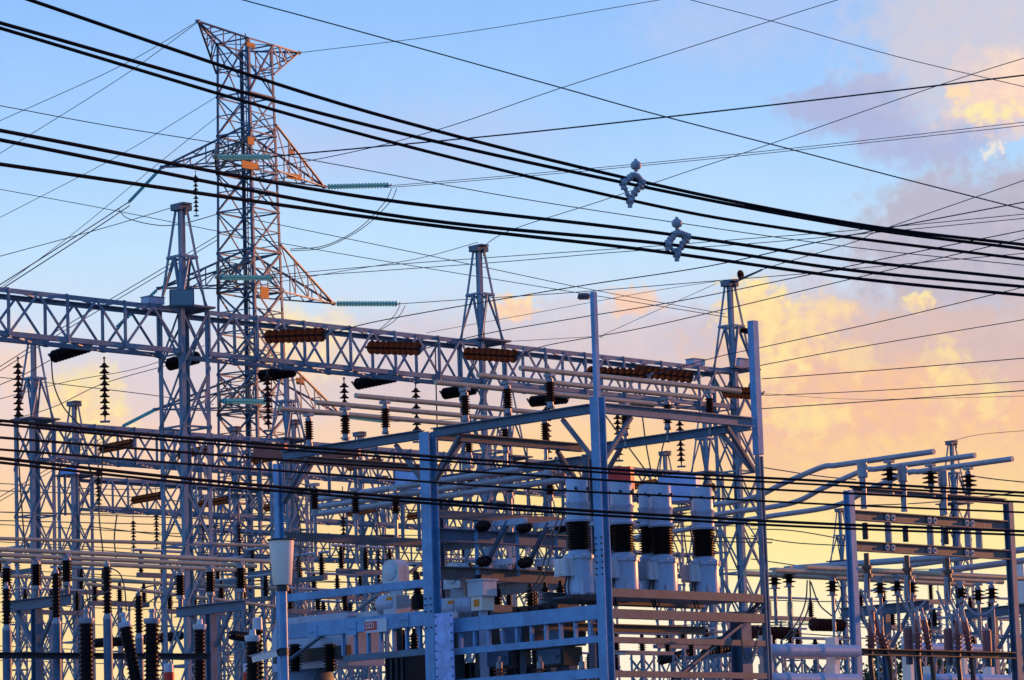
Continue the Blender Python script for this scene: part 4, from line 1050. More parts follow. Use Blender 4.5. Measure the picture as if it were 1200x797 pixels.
# many thin lines low in the yard, right of the tall bay and at left
lows = [('thin line right of the right column, crossing to the right frame, upper one', [(880, 620), (930, 622), (1000, 634)], 130), ('thin line right of the right column, crossing to the right frame, lower one', [(880, 628), (930, 636), (1000, 640)], 130),
 ('thin line level with the right frame second beam', [(820, 596), (900, 588), (1005, 592), (1100, 588), (1210, 575)], 140), ('slack line falling from the right column to the right frame', [(895, 548), (960, 558), (1003, 562)], 120),
 ('slack line from the right frame top to the right edge', [(1140, 558), (1170, 562), (1210, 566)], 90), ('thin line low at right, under the frame second beam', [(880, 655), (940, 664), (1000, 676)], 120),
 ('level thin line behind the low right tubes', [(890, 703), (1000, 705), (1210, 700)], 150), ('level thin line below the low right tubes', [(890, 724), (1000, 727), (1210, 722)], 150), ('level line just above the pale pipes at right', [(890, 745), (1000, 748), (1210, 746)], 150),
 ('level thin line at left behind the two left columns, upper', [(-5, 575), (120, 580), (250, 590), (400, 592)], 140), ('level thin line at left behind the two left columns, middle', [(-5, 600), (120, 604), (330, 611)], 140), ('level thin line at left behind the two left columns, lower', [(-5, 610), (120, 613), (330, 618)], 140),
 ('thin line at left sagging toward the pole lantern', [(105, 617), (200, 628), (330, 640)], 120), ('thin line through the blue bay from the left post to the reclosers', [(335, 560), (420, 590), (520, 600), (680, 604)], 75), ('thin line through the blue bay falling to the middle post', [(395, 580), (440, 594), (500, 604)], 75),
 ('level line behind the bay, upper of two', [(335, 640), (480, 648), (690, 655)], 110), ('level line behind the bay, lower of two', [(335, 668), (480, 672), (690, 676)], 110), ('thin line across the recloser bushings, upper', [(690, 622), (800, 628), (905, 632)], 60), ('thin line across the recloser bushings, lower', [(690, 632), (800, 634), (905, 636)], 60)]
for l, px, Y in lows: sky(l, px, Y, .00028 * Y / 2 + .004, None, 'lead', 'low_wire', 'thin lines low in the yard')
# droppers
dr = [('dropper loop from the black strain string left of the floodlit column', [(60, 419), (63, 450), (75, 478), (95, 500)], 86), ('slack dropper from the brown string at the left edge', [(21, 492), (22, 540), (26, 600), (30, 650)], 86), ('slack dropper from the brown string left of the floodlit column', [(122, 500), (119, 560), (116, 600), (121, 650)], 86),
 ('dropper bowing left of the floodlit column foot', [(137, 603), (134, 630), (136, 655)], 110), ('straight dropper right of the tall post, left of the fan of droppers', [(752, 482), (757, 520), (764, 558)], 84), ('dropper leaning left above the pale cabinet', [(783, 500), (775, 530), (768, 560)], 84), ('dropper leaning right from the brown string near the tall post', [(724, 560), (738, 575), (748, 590)], 84), ('long dropper from the string above the pale cabinet', [(797, 566), (800, 610), (806, 660)], 84),
 ('dropper leaning from the tall post toward the cabinet', [(708, 485), (735, 522), (757, 552)], 84), ('thin vertical dropper behind the middle column', [(640, 545), (641, 600), (639, 680)], 84), ('thin vertical dropper left of the middle column', [(510, 400), (511, 450), (513, 530)], 84), ('dropper from the left cream tube ends', [(305 + 190, 505), (500, 540), (503, 560)], 84),
 ('curved lead dropping from the low right tubes, left', [(946, 680), (944, 705), (935, 728), (918, 750)], 64), ('curved lead dropping from the low right tubes, right', [(949, 680), (949, 705), (940, 730), (921, 751)], 64), ('curved lead reaching from the low right tubes to the right frame', [(950, 682), (960, 708), (975, 722)], 64), ('slack loop of lead under the platform end', [(868, 745), (872, 768), (876, 774), (884, 760), (890, 738)], 52),
 ('dropper from the round topped transformer up to the tubes', [(455, 655), (445, 620), (443, 600), (446, 575)], 58), ('slack lead left of the round topped transformer', [(340, 560), (352, 620), (348, 690)], 58), ('dropper between the disconnectors and the first recloser', [(655, 605), (642, 640), (630, 680), (604, 702)], 53), ('second dropper between the disconnectors and the first recloser', [(660, 607), (647, 642), (636, 680), (612, 702)], 53),
 ('rod like dropper behind the left half of the bay', [(590, 520), (593, 580), (598, 640)], 70), ('rod like dropper beside the middle column foot', [(617, 515), (620, 580), (628, 640)], 70)]
for l, px, Y in dr: sky(l, px, Y, .00021 * Y + .002, None, 'lead', 'dropper_lead', 'droppers and leads')

for k in range(26):
    y0 = 566 + k * 8.3 + rnd.uniform(-4, 4); x0 = rnd.choice((-10, -10, 60, 320, 520)); x1 = x0 + rnd.uniform(260, 620); Y = rnd.uniform(105, 170); s = rnd.uniform(.0, .045)
    sky('thin wire among the many near level lines low behind the yard', [(x0, y0), ((x0 + x1) / 2, y0 + s * (x1 - x0) / 2 + rnd.uniform(2, 9)), (x1, y0 + s * (x1 - x0))], Y, .00014 * Y, None, 'lead', 'distant_wire', 'lines lost in the tangle low behind the yard')

# ------------------------------------------------------------------ T stands and bus tubes low at left
T1p = P(43, 712, 64.0); T10 = Vector((T1p.x, T1p.y, 0)); T20 = plan(247, 716, T10, E1)
zTa = (zat(43, 707, T10, E2))
def tstand(o, z, label, size=.165, La=1.05, brace=True):
    t = thing('tee_stand', label, 'stand', o, 'blue T shaped stands under bus tubes')
    isec(o, 0, z - .11, size, M['bluedark'], t, E1)
    b = MB(); b.ibeam(o - E2 * La + Z * z, o + E2 * La + Z * z, .16, .2); b.build('cross_arm', M['bluedark'], t)
    b = MB()
    for s in (-1, 1): b.bar(o + E2 * s * .12 + Z * (z - .75), o + E2 * s * .6 + Z * (z - .1), .07, .06)
    b.build('knee_brace', M['bluedark'], t)
    return t
tstand(T10, zTa, 'blue T shaped stand nearest the left edge of the photo')
tstand(T20, zTa, 'blue T shaped stand left of the pole lantern')
tb_, LIH = post_ins(8, .05, .075, .115, 'porcd'); tb_['group'] = 'dark post insulators on the T stands'
LI = Proto(tb_)
ztl = zTa + .1 + .16 + LIH + .1 + .05
for k, s in enumerate((-.92, 0, .92)):
    for o, nm in ((T10, 'the T stand nearest the left edge'), (T20, 'the T stand left of the pole lantern')):
        p = o + E2 * s; i = LI.place((p.x, p.y, zTa + .26), ANG, 'dark post insulator on %s, %s of three' % (nm, words3[k]))
        b = MB(); b.tube([Vector((0, 0, -.16)), Vector((0, 0, 0))], .05, 10); attach(b, 'stem', M['alu'], i)
    a = T10 + E2 * s - E1 * 2.5 + Z * ztl; c = T20 + E2 * s + E1 * (1.2 + .5 * (k == 0)) + Z * ztl
    bus_tube('bus_tube', 'pale bus tube low at left, %s of three over the T stands' % ('farthest', 'middle', 'nearest')[k], a, c, .045, 'cream', 'bus tubes over the left T stands')
for (x0, y0), (x1, y1), l in (((-10, 674), (330, 690), 'pale tube far behind the left T stands, upper one'), ((100, 684), (330, 712), 'pale tube far behind the left T stands, lower one'), ((-10, 631), (330, 640), 'thin pale tube behind the left columns')):
    p = P(x0, y0, 90); bus_tube('bus_tube', l, p, V(x1, y1, p, E1), .05, 'cream', 'distant pale tubes at left')

# arresters on pipe pedestals
def arrester(px, ytop, ymid, Y, label, r=.1, tilt=0):
    q = P(px, ymid, Y); h = P(px, ytop, Y).z - q.z
    t = thing('surge_arrester', label, 'surge arrester', (q.x, q.y, 0), 'slender arresters on blue pedestals')
    b = MB(); b.tube([(q.x, q.y, 0), (q.x, q.y, q.z - .1)], .085, 14); b.build('pedestal', M['bluedark'], t)
    b = MB(); b.lathe(q - Z * .12, Z, [(0, .085), (.03, .09), (.08, .07), (.12, .06)], 14); b.build('base_fitting', M['alu'], t)
    n = int(h / .065); b = MB(); b.lathe(q, Z, sheds(n, h / n, .062, .095), 14); b.build('porcelain', M['porcd'], t)
    b = MB(); b.lathe(q + Z * h, Z, [(0, .06), (.05, .06), (.06, .03), (.12, .03)], 10); b.build('cap', M['alu'], t)
arrester(8, 690, 732, 63, 'slender dark arrester on a blue pipe at the left edge of the photo')
arrester(66, 672, 724, 63, 'slender dark arrester on a blue pipe just right of the left T stand')
arrester(126, 664, 719, 63, 'slender dark arrester on a blue pipe between the two T stands')
arrester(163, 698, 742, 70, 'slender brown arrester between the two T stands, the shorter one')
# big dark bushings of a breaker below the frame
q0 = P(140, 840, 60.0)
t = thing('oil_circuit_breaker', 'large breaker low at left with three dark ribbed bushings, the middle one tilted', 'circuit breaker', (q0.x, q0.y, 0))
b = MB(); b.box((q0.x, q0.y, 2.6), 2.6, 1.2, 1.6, ANG); b.build('tank', M['tank'], t)
b = MB()
for sx in (-1, 1): b.bar((q0.x + sx * .7, q0.y, 0), (q0.x + sx * .7, q0.y, 1.85), .2, .2)
b.build('stand', M['bluedark'], t)
for (xb, yb), (xt, yt), r, capr in (((102, 815), (101, 731), .15, .1), ((160, 800), (147, 735), .13, .1), ((178, 815), (178, 731), .15, .1)):
    p, s = P(xb, yb, 60), P(xt, yt, 60); d = s - p; n = int(d.length / .075)
    b = MB(); b.lathe(p - d * .25, d, [(0, .1), (d.length * .25, .1)] + [(a + d.length * .25, rr) for a, rr in sheds(n, d.length / n, r * .72, r)], 16); bo = b.build('bushing', M['porcd'], t)
    b = MB(); b.lathe(s, d, [(0, r * .9), (.05, r * 1.0), (.09, r * 1.0), (.1, .05), (.2, .04), (.21, .06), (.26, .06)], 16); b.build('bushing_cap', M['alu' if xb != 160 else 'white'], bo)
q0 = P(300, 850, 57.0)
t = thing('oil_circuit_breaker', 'breaker with a capped dark bushing rising beside the lantern pole', 'circuit breaker', (q0.x, q0.y, 0))
b = MB(); b.box((q0.x, q0.y, 2.4), 1.4, 1.2, 1.4, ANG); b.build('tank', M['tank'], t)
b = MB(); b.bar((q0.x, q0.y, 0), (q0.x, q0.y, 1.75), .4, .4); b.build('stand', M['bluedark'], t)
for (xb, yb), (xt, yt), r in (((296, 815), (296, 752), .13), ((283 + 60, 815), (341, 758), .12), ((234, 800), (234, 738), .13)):
    Y = 57 if xb != 234 else 66
    p, s = P(xb, yb, Y), P(xt, yt, Y); d = s - p; n = int(d.length / .07)
    b = MB(); b.lathe(p, d, sheds(n, d.length / n, r * .72, r), 16); bo = b.build('bushing', M['porcd'], t)
    b = MB(); b.lathe(s, d, [(0, r * .9), (.05, r * 1.02), (.1, r * 1.02), (.11, .06), (.2, .05)], 16); b.build('bushing_cap', M['white'], bo)
q = P(302, 738, 61); t = thing('bushing_post', 'small white capped bushing beside the lantern pole', 'bushing', q)
b = MB(); b.lathe(q, Z, [(0, .09), (.2, .085), (.22, .05)], 14); b.build('cap', M['white'], t); b = MB(); b.lathe(q, -Z, sheds(12, .08, .07, .11), 14); b.build('porcelain', M['porcd'], t)
for px, l in ((198, 'small red and white lamp fitting at the bottom left, below the level beam'), (291, 'small red and white lamp fitting beside the lantern pole foot')):
    q = P(px, 795, 62); t = thing('indicator_lamp', l, 'lamp', q); b = MB(); b.lathe(q - Z * .1, Z, [(0, .1), (.2, .1), (.21, .08)], 14); b.build('red_housing', M['red'], t); b = MB(); b.lathe(q + Z * .11, Z, [(0, .085), (.14, .085), (.16, .06)], 14); b.build('white_cap', M['white'], t); b = MB(); b.tube([(q.x, q.y, 0), q - Z * .1], .05, 8); b.build('stem', M['galvdark'], t)
# level rail at the bottom left
p = P(-10, 768, 62.0); e = P(246, 769.5, 64.5); b = MB(); b.ibeam(p, e, .14, .11); o = b.build('rail', M['dark'], None, p); o.name = 'equipment_rail'; tag(o, 'dark level rail along the bottom left of the photo', 'rail')
# leads from arresters
for l, px in (('curved lead from the arrester between the T stands to the tilted bushing', [(126, 664), (140, 672), (146, 690), (148, 716)]), ('curved lead from the left arrester to the capped bushing', [(82, 735), (100, 705), (120, 696), (128, 692)]), ('curved lead from the tilted bushing to the short arrester', [(150, 716), (160, 698), (172, 688), (186, 686)]), ('second curved lead by the T stand left of the lantern', [(168, 712), (180, 702), (195, 698)]), ('loop of lead at the foot of the capped bushing', [(101, 728), (104, 712), (100, 690)])):
    sky(l, px, 60, .013, None, 'lead', 'dropper_lead', 'droppers and leads')

# floodlight boxes on the front columns
q = V(213, 350, row1[0] + E2 * .9, E1); t = thing('floodlight', 'grey floodlight box on the left front column, below its peak', 'floodlight', q)
b = MB(); b.box(q, .6, .3, .42, R(8)); hb = b.build('housing', M['galvdark'], t); b = MB(); b.box(q + Vector((.02, -.16, 0)), .54, .02, .36, R(8)); b.build('front_glass', M['lens'], hb); b = MB(); b.bar(q + Vector((0, .1, 0)), Vector((row1[0].x, row1[0].y, q.z - .1)), .08, .08); b.build('bracket', M['galvdark'], t)
for px, py, l in ((179, 353, 'small flat box on the front girder left of the floodlight'), (815, 425, 'small flat box on the girder left of the right front column'), (868, 427, 'small box on the right front column below its peak')):
    q = V(px, py, o1 + E2 * .1, E1); t = thing('junction_box', l, 'box', q); b = MB(); b.box(q, .5, .3, .16 if px != 868 else .28, ANG); b.build('body', M['tank'], t); b = MB(); b.box(q + Z * (.09 if px != 868 else .15), .54, .34, .02, ANG); b.build('lid', M['galv'], t)

# ------------------------------------------------------------------ bus pipes over the right switch frame
bt, BH = post_ins(3, .075, .05, .15, 'porcd'); bt['group'] = 'bell insulators on the right switch frame'
BI = Proto(bt)
zpipe = zat(1090, 541, H0, E1)
lo_ = ((700, 616), (745, 617), (790, 617))
for k, px in enumerate((1042, 1090, 1134)):
    p = plan(px, 545, H0, E1); top = Vector((p.x, p.y, zpipe))
    i = BI.place((p.x, p.y, zpipe - .06 - BH - .10), ANG, 'bell shaped dark insulator under the %s bus pipe end on the right frame' % words3[k])
    b = MB(); b.tube([Vector((0, 0, -(zpipe - .16 - BH - z1 - .05))), Vector((0, 0, 0))], .03, 8); b.lathe((0, 0, -.16), Z, [(0, .06), (.03, .06)], 10); b.lathe((0, 0, -.06), Z, [(0, .05), (.03, .05)], 10); attach(b, 'stem', M['alu'], i)
    end = top + E2 * .95 + Z * .01; bend1 = (933, 981, 1033)[k]; bend2 = (903, 952, 1003)[k]
    a = V(bend1, (556, 556, 560)[k], p, E2); a.z = zpipe - .02
    c = V(bend2, (581, 586, 589)[k], p, E2)
    d = V((640, 690, 720)[k], (620, 626, 634)[k], p, E2)
    arc = [end, top, a + (top - a).normalized() * .35, a + (top - a).normalized() * .1 - Z * .02, a + (c - a).normalized() * .25, c + (a - c).normalized() * .2, c + (d - c).normalized() * .1 + Z * .02, c + (d - c).normalized() * .3, d]
    top2 = a + (top - a).normalized() * .55
    arc = [end, top, top.lerp(top2, .6)] + smooth([top.lerp(top2, .8), top2, a.lerp(c, .5), c + (d - c).normalized() * .5, c.lerp(d, .35)], 10) + [d]
    tag(MB().tube(arc, .047, 14).build('bus_pipe', M['alu'], None, top), 'grey cranked bus pipe ending over the right frame, %s of its three ends' % words3[k], 'bus pipe', 'cranked bus pipes')
    # hanging tapered rods beside them
    q = plan((1011, 1058, 1105)[k], 560, H0 + E2 * .02, E1); zq = zat((1011, 1058, 1105)[k], 541 + k * 5, H0, E1)
    t = thing('tapered_support', 'pale tapered support rod under the %s bus pipe of the right frame' % words3[k], 'support', Vector((q.x, q.y, z2 + .12)), 'tapered supports on the right frame')
    b = MB(); b.lathe((q.x, q.y, z2 + .118), Z, [(0, .06), (.05, .05), (zq - z2 - .4, .06), (zq - z2 - .38, .085), (zq - z2 - .14, .085), (zq - z2 - .13, .06)], 12); b.build('rod', M['alu'], t)
    b = MB(); b.box((q.x, q.y, zq - .02), .16, .1, .06, ANG); b.build('clamp', M['alu'], t)
    t = thing('hanging_rod', 'dark jointed rod hanging under the third beam of the right frame, %s of three' % words3[k], 'rod', Vector((q.x, q.y, z3 - .12)), 'hanging rods in the right frame')
    b = MB(); b.lathe((q.x, q.y, z3 - .112), -Z, [(0, .045), (.2, .045), (.21, .09), (.26, .09), (.27, .06), (.34, .06), (.35, .085), (.4, .085), (.41, .04), (.75, .03)], 12); b.build('rod', M['lead'], t)
    b = MB(); b.lathe((q.x, q.y, z2 - .118), -Z, [(0, .05), (z2 - z3 - .235, .05)], 10); b.build('upper_rod', M['dark'], t)
    xx = (1014, 1061, 1108)[k]
    for j, (u, v, w) in enumerate(((0, 6, 16), (4, 14, 28))):
        sky('%s cable of the pair looping down under the hanging rod, %s of three rods' % (('left', 'right')[j], words3[k]), [(xx + u * .3, 672 + k * 2), (xx + u, 700), (xx + v, 722), (xx + v + 4, 742)], 55.5, .02, None, 'alu', 'termination_cable', 'cable tails in the right frame')
# cable terminations and bushings on the lower beam of the frame
for k, (px, tilt, l) in enumerate(((1019, .05, 'red brown cable termination at the left end of the lower frame beam'), (1035, -.22, 'leaning red brown cable termination, second on the lower frame beam'), (1074, .02, 'short red brown termination right of the first black bushing'), (1087, -.12, 'leaning red brown termination between the first two black bushings'),
        (1121, .02, 'short red brown termination right of the second black bushing'), (1134, -.1, 'leaning red brown termination between the last two black bushings'))):
    q = plan(px + 2, 760, H0, E1); q = Vector((q.x, q.y, z4 + .062)); d = Vector((tilt * .7, 0, 1)) + E1 * tilt * .7; sc = 1.0 if k < 2 else .8
    t = thing('cable_termination', l, 'cable termination', q, 'red brown cable terminations')
    b = MB(); b.lathe(q, d, [(0, .05)] + [(a + .02, r * sc) for a, r in sheds(3 if k < 2 else 4, .07, .06, .105)] + [(.32, .075 * sc), (.36, .06), (.62 if k < 2 else .5, .045)], 14); b.build('stress_cone', M['term'], t)
    b = MB(); b.lathe(q + d.normalized() * (.62 if k < 2 else .5), d, [(0, .05), (.06, .05), (.07, .025), (.22, .022)], 10); b.build('lug', M['alu'], t)
    b = MB(); b.tube(smooth([q, q - d * .3, q - Z * 1.2 + E1 * .1]), .045, 8); b.build('cable', M['dark'], t)
for k, px in enumerate((1065, 1112, 1157)):
    q = plan(px, 760, H0 - E2 * .25, E1); q = Vector((q.x, q.y, z4 + .08)); t = thing('line_bushing', 'straight black brown bushing on the lower beam of the right frame, %s of three' % words3[k], 'bushing', q, 'black brown bushings on the lower frame beam')
    b = MB(); b.lathe(q, Z, sheds(10, .036, .078, .088), 16); b.build('porcelain', M['term'], t)
    b = MB(); b.lathe(q + Z * .36, Z, [(0, .06), (.02, .06), (.03, .02), (.12, .02)], 10); b.build('cap', M['alu'], t)
    b = MB(); b.bar(q - Z * .04 - E1 * .1, q - Z * .04 + E1 * .1, .5, .06); b.lathe(q - Z * .07, -Z, [(0, .06), (.18, .06)], 12); b.build('base', M['galvdark'], t)
# tubes and insulators behind the right frame
R0 = P(985, 718, 66.0); R0 = Vector((R0.x, R0.y, 0)); R1 = plan(1163, 722, R0, E1)
zR = zat(1035, 717, R0, E2)
tstand(plan(1037, 717, R0, E1), zat(1037, 714, plan(1037, 717, R0, E1), E2), 'blue T shaped stand seen through the left half of the right frame', .15, 1.1)
tstand(R1, zat(1163, 717, R1, E2), 'blue T shaped stand seen through the right half of the right frame', .15, 1.0)
zt_ = zat(1060, 676, R0, E1)
for k, s in enumerate((-.75, 0, .75)):
    a = R0 + E2 * s - E1 * 1.9; c = R1 + E2 * s + E1 * .4
    bus_tube('bus_tube', 'cream bus tube low behind the right frame, %s of three' % ('farthest', 'middle', 'nearest')[k], a + Z * zt_, c + Z * zt_, .055, 'cream', 'cream tubes behind the right frame')
for (x0, y0), (x1, y1), l in (((930, 666), (1110, 653), 'grey blue tube rising to the right behind the frame, upper'), ((1060, 663), (1215, 642), 'grey blue tube rising to the right behind the frame, middle'), ((1090, 671), (1215, 655), 'grey blue tube rising to the right behind the frame, lower')):
    p = P(x0, y0, 70); bus_tube('bus_tube', l, p, V(x1, y1, p, E2), .065, 'alu', 'grey blue tubes behind the right frame')
bp, BPH = post_ins(3, .07, .06, .14, 'porcd'); bp['group'] = 'bell insulators behind the right frame'
BP = Proto(bp)
for k, px in enumerate((976, 1032, 1052, 1069, 1127, 1147, 1163, 908, 925)):
    p = P(px, (698, 700, 698, 699, 706, 708, 706, 690, 688)[k], 66); i = BP.place(p, ANG, ('bell insulator left of the right frame, below the low tubes', 'bell insulator inside the right frame near its left post', 'bell insulator inside the right frame, second from its left post', 'bell insulator inside the right frame at the first hanging rod', 'bell insulator inside the right frame right of the last hanging rod',
        'bell insulator in the right part of the right frame', 'bell insulator nearest the right post of the frame', 'bell insulator right of the right column under the low tubes', 'second bell insulator right of the right column under the low tubes')[k])
    b = MB(); b.tube([Vector((0, 0, -.7)), Vector((0, 0, 0))], .035, 8); attach(b, 'stem', M['alu'], i)
# pale pipe rails at the bottom
def piperail(px0, px1, py, Y, label):
    p = P(px0, py, Y); e = V(px1, py + (px1 - px0) * .01, p, E1); t = thing('pipe_rail', label, 'pipe', (p.x, p.y, 0), 'pale blue pipe rails')
    L = (e - p).length; b = MB()
    b.lathe(p, e - p, [(0, .09), (.02, .1), (L * .24, .1), (L * .245, .115), (L * .30, .115), (L * .305, .1), (L * .6, .1), (L * .605, .115), (L * .66, .115), (L * .665, .1), (L, .1)], 18); b.build('pipe', M['tank'], t)
    for f in (.12, .82):
        c = p.lerp(e, f) - E2 * -.0 + E1 * .0; b = MB(); b.bar(Vector((c.x, c.y, 0)) + (-E2) * .16, Vector((c.x, c.y, p.z + .25)) + (-E2) * .16, .2, .1, E1); b.build('post', M['pale'], t)
    return t
piperail(893, 1004, 762, 54, 'pale blue pipe rail left of the right frame, upper')
piperail(893, 1004, 796, 53, 'pale blue pipe rail left of the right frame, at the bottom edge')
piperail(1060, 1150, 760, 64, 'pale blue pipe rail behind the lower beam of the right frame')
piperail(1085, 1185, 796, 62, 'pale blue pipe rail at the bottom edge under the right frame')
# two more dark strain strings low at right
for x0, x1, y, l in ((876, 930, 741, 'dark strain string low right of the right column'), (948, 990, 732, 'dark red strain string low left of the right frame')):
    p = P(x0, y, 70); e = V(x1, y + 1, p, E1); d = e - p; STR.place(p, None, l, (.75, .75, d.length / TL), aim(d))
    wire('low_wire', 'level line carrying the ' + l, 'wire', [p - d * 1.6 - Z * .05, p], .012, 'lead', 'thin lines low in the yard')
    wire('low_wire', 'level line leaving the ' + l, 'wire', [e, e + d * 2 - Z * .1], .012, 'lead', 'thin lines low in the yard')

# ------------------------------------------------------------------ trees beyond the yard
def tree_proto(seed, h):
    r = random.Random(seed); t = thing('broadleaf_tree', '', 'tree', group='trees beyond the yard')
    b = MB(); top = Vector((r.uniform(-.4, .4), r.uniform(-.4, .4), h * .62))
    b.tube(smooth([(0, 0, 0), (top.x * .4, top.y * .3, h * .3), top]), [.42 - .3 * k / 14 for k in range(15)], 9)
    tips = []
    for k in range(11):
        a = k * 2.4 + r.uniform(-.3, .3); z0 = h * r.uniform(.28, .55); base = Vector((top.x * z0 / top.z, top.y * z0 / top.z, z0))
        e = base + Vector((math.cos(a), math.sin(a), 0)) * h * r.uniform(.18, .34) + Z * h * r.uniform(.12, .33); tips.append(e)
        b.tube(smooth([base, base.lerp(e, .5) + Z * .3, e], 4), [.16 - .012 * j for j in range(9)], 6)
    tips.append(top + Z * h * .25)
    b.build('trunk', M['bark'], t)
    b = MB()
    for e in tips:
        for q in range(7):
            c = e + Vector((r.gauss(0, 1), r.gauss(0, 1), r.gauss(0, .7))) * h * .07; rad = h * r.uniform(.035, .07)
            for k in range(75):
                n = Vector((r.gauss(0, 1), r.gauss(0, 1), r.gauss(0, 1))).normalized(); p = c + n * rad * r.uniform(.4, 1.15)
                u = Vector((r.gauss(0, 1), r.gauss(0, 1), r.gauss(0, 1))).normalized(); v = u.cross(n).normalized(); s = r.uniform(.12, .26)
                b.quad([p - u * s, p + v * s * .6, p + u * s, p - v * s * .6])
    b.build('crown', M['leaf'], t)
    return t
TR = [Proto(tree_proto(3, 14.5)), Proto(tree_proto(8, 15.5))]
for k, (px, py, Y, l) in enumerate(((650, 772, 250, 'dull green tree seen under the bay platform'), (700, 784, 270, 'dull green tree behind the foot of the tall post'), (945, 775, 280, 'tree low between the right column and the right frame'), (1012, 765, 285, 'tree just right of the left post of the right frame'),
        (1095, 745, 250, 'tallest green tree, in the middle of the right frame'), (1140, 765, 260, 'green tree in the right half of the right frame'), (1190, 752, 240, 'green tree at the right edge of the photo'), (1060, 772, 300, 'small green tree behind the first black brown bushing'), (470, 790, 280, 'tree low behind the middle blue post'), (870, 790, 300, 'tree low behind the end of the platform'))):
    p = P(px, py, Y); h = p.z; TR[k % 2].place((p.x, p.y, 0), k * 1.3, l, h / (14.5 * 1.0 if k % 2 == 0 else 15.5))
bpy.context.view_layer.update()

# ------------------------------------------------------------------ more of the yard between and behind
for (x0, y0), (x1, y1), l in (((372, 585), (610, 550), 'pale tube rising to the right through the bay at mid height, upper of three'), ((372, 594), (645, 555), 'pale tube rising to the right through the bay at mid height, middle of three'), ((372, 602), (668, 561), 'pale tube rising to the right through the bay at mid height, lower of three')):
    p = P(x0, y0, 58.5); bus_tube('bus_tube', l, p, V(x1, y1, p, E2), .055, 'alu', 'pale tubes through the bay at mid height')
for x0, y0, x1, y1, l in ((108, 754, 152, 751, 'black ribbed string lying level low between the T stands, left one'), (162, 751, 216, 744, 'black ribbed string lying level low between the T stands, right one'), (268, 744, 302, 748, 'black ribbed string low beside the lantern pole'), (820, 768, 862, 757, 'dark ribbed string low under the platform, right one'), (770, 775, 812, 764, 'dark ribbed string low under the platform, left one')):
    p = P(x0, y0, 92); e = P(x1, y1, 94); d = e - p; STRD.place(p, None, l, (.8, .8, d.length / TLD), aim(d))
# supports for equipment standing in the yard behind the bay: slim lattice stands with an insulator and a bar on top
def stand_proto():
    t = thing('lattice_stand', '', 'stand', group='slim lattice stands in the yard')
    cs = [Vector((sx * .22, sy * .22, 0)) for sx, sy in ((-1, -1), (1, -1), (1, 1), (-1, 1))]; H_ = 8.0
    for c in cs: MB().angle(c, c + Z * H_, .07, .012, (-c.x, 0, 0), (0, -c.y, 0)).build('leg', M['galv'], t)
    b = MB()
    for i in range(4): lattice(b, cs[i] + Z * .2, cs[(i + 1) % 4] + Z * .2, cs[i] + Z * (H_ - .1), cs[(i + 1) % 4] + Z * (H_ - .1), 14, .035)
    b.build('bracing', M['galv'], t)
    MB().bar((-1.1, 0, H_ + .06), (1.1, 0, H_ + .06), .16, .12).build('cross_bar', M['galvdark'], t)
    pr = None
    for s in (-.95, 0, .95):
        b = MB(); b.lathe((s, 0, H_ + .12), Z, [(0, .08)] + [(a + .02, r) for a, r in sheds(7, .06, .06, .11)] + [(.46, .05), (.54, .05)], 12); b.build('porcelain', M['porcd'], t)
    MB().tube([(-1.3, 0, H_ + .68), (1.3, 0, H_ + .68)], .035, 8).build('top_tube', M['alu'], t)
    return t
STA = Proto(stand_proto())
spots = [(318, 640, 112, 'just left of the pole lantern, the taller one'), (372, 690, 88, 'low between the left post and the transformer'), (410, 705, 90, 'low behind the transformer top'), (520, 640, 112, 'behind the middle blue post'), (575, 655, 108, 'behind the left disconnector'), (655, 690, 96, 'behind the first recloser'), (20, 640, 112, 'nearest the left edge of the photo'), (95, 665, 116, 'between the two left columns'), (190, 645, 118, 'left of the floodlit column foot'), (255, 655, 114, 'right of the floodlit column foot'), (905, 735, 84, 'low beside the right column foot'), (955, 748, 84, 'behind the pale pipe rail'), (1035, 690, 112, 'behind the left tee of the right gantry'), (1090, 680, 116, 'tall, behind the right gantry middle'), (1140, 745, 82, 'low in the right gantry'), (350, 650, 96, 'left of the bay beside the lantern pole'), (395, 672, 104, 'behind the left lower beam of the bay'), (428, 640, 98, 'left of the round topped transformer'), (486, 660, 100, 'just left of the middle blue post'), (545, 655, 92, 'just right of the middle blue post'), (596, 690, 90, 'behind the disconnectors'),
 (632, 655, 100, 'left of the first recloser'), (752, 742, 86, 'under the platform, near the tall post'), (800, 735, 90, 'under the middle of the platform'), (842, 746, 88, 'under the right end of the platform'), (925, 700, 100, 'right of the right column'), (1070, 712, 96, 'inside the right gantry, left'), (1118, 722, 104, 'inside the right gantry, middle'), (1160, 700, 98, 'inside the right gantry, right'),
 (228, 690, 100, 'at the foot of the floodlit column'), (285, 676, 96, 'left of the lantern pole'), (60, 690, 100, 'behind the left T stand'), (140, 680, 104, 'between the two T stands'), (1192, 722, 92, 'at the right edge of the photo'), (690, 765, 84, 'behind the foot of the tall post')]
for k, (px, py, Y, l) in enumerate(spots):
    p = P(px, py, Y); s = p.z / 8.7
    STA.place((p.x, p.y, 0), ANG + (0 if k % 3 else R(90)), 'slim lattice stand carrying three dark insulators, ' + l, (1, 1, s))
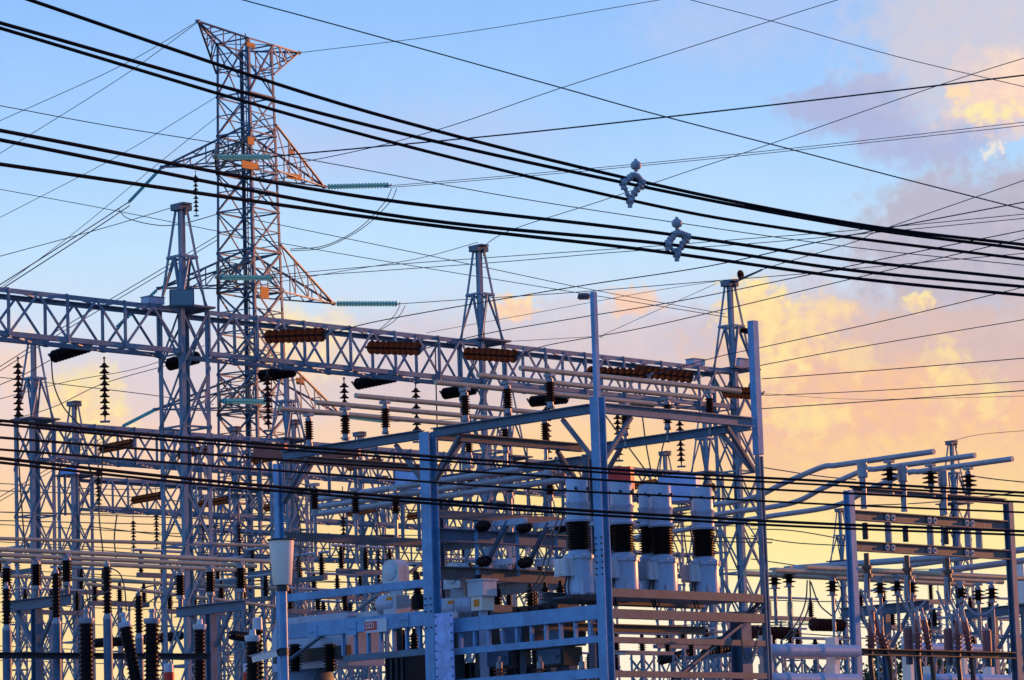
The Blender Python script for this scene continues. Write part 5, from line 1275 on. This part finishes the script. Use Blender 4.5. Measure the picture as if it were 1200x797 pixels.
# machinery low in the bay
def machine(px, py, off, w, d, h, label, m='galvdark', nb=2):
    q = V(px, py, A0 + E1 * off, E2); t = thing('switchgear_tank', label, 'switchgear', q, 'dark switchgear low in the bay')
    b = MB(); b.box(q, w, d, h, ANG - R(90)); bo = b.build('tank', M[m], t)
    for k in range(4): MB().bar(q - E1 * (d / 2 + .02) + E2 * w * (k - 1.5) * .25 - Z * h * .42, q - E1 * (d / 2 + .02) + E2 * w * (k - 1.5) * .25 + Z * h * .42, .03, .05, E1).build('cooling_fin', M['dark'], t)
    for k in range(nb):
        c = q + E2 * w * ((k + .5) / nb - .5) + Z * h / 2; b = MB(); b.lathe(c, Z, [(0, .06)] + [(a + .02, r) for a, r in sheds(5, .05, .05, .09)] + [(.29, .03), (.36, .03)], 12); b.build('bushing', M['porcd'], t)
    b = MB(); b.bar(q - Z * h / 2, Vector((q.x, q.y, 0)), w * .5, d * .5); b.build('plinth', M['gravel'], t)
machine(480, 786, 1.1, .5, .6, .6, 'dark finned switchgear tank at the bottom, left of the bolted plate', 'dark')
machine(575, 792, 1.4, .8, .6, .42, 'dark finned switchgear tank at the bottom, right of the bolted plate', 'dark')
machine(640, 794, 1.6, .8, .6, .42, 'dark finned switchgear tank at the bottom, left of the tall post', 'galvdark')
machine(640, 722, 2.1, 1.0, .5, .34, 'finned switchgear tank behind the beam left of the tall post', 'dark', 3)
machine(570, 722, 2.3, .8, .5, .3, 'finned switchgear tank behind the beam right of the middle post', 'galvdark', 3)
# jumper leads at the recloser tops
for k, (px, w) in enumerate(((690, 'first'), (740, 'second'), (790, 'third'), (838, 'last'))):
    sky('pale lead curving from the %s recloser bushing to the tubes' % w, [(px, 607), (px + 22, 606), (px + 40, 618), (px + 52, 640), (px + 60, 668)], 52.5, .012, None, 'alu', 'dropper_lead', 'droppers and leads')
for k, (a, b_, c_, d_) in enumerate(((1008, 690, 1040, 712), (1052, 692, 1085, 712), (1098, 692, 1132, 716), (1126, 700, 1170, 716), (1010, 712, 1030, 735), (1080, 716, 1072, 735))):
    sky('slack pale jumper low in the right gantry, number of its bay side %s' % ('far left', 'left', 'middle', 'right', 'lower left', 'lower middle')[k] if False else 'slack pale jumper low in the right gantry, %s one' % ('far left', 'left', 'middle', 'right', 'lower left', 'lower middle')[k], [(a, b_), ((a * 2 + c_) / 3, d_ + 2), ((a + 2 * c_) / 3, d_ + 3), (c_, d_ - 8)], 57.5, .022, None, 'alu', 'dropper_lead', 'droppers and leads')
bpy.context.view_layer.update()
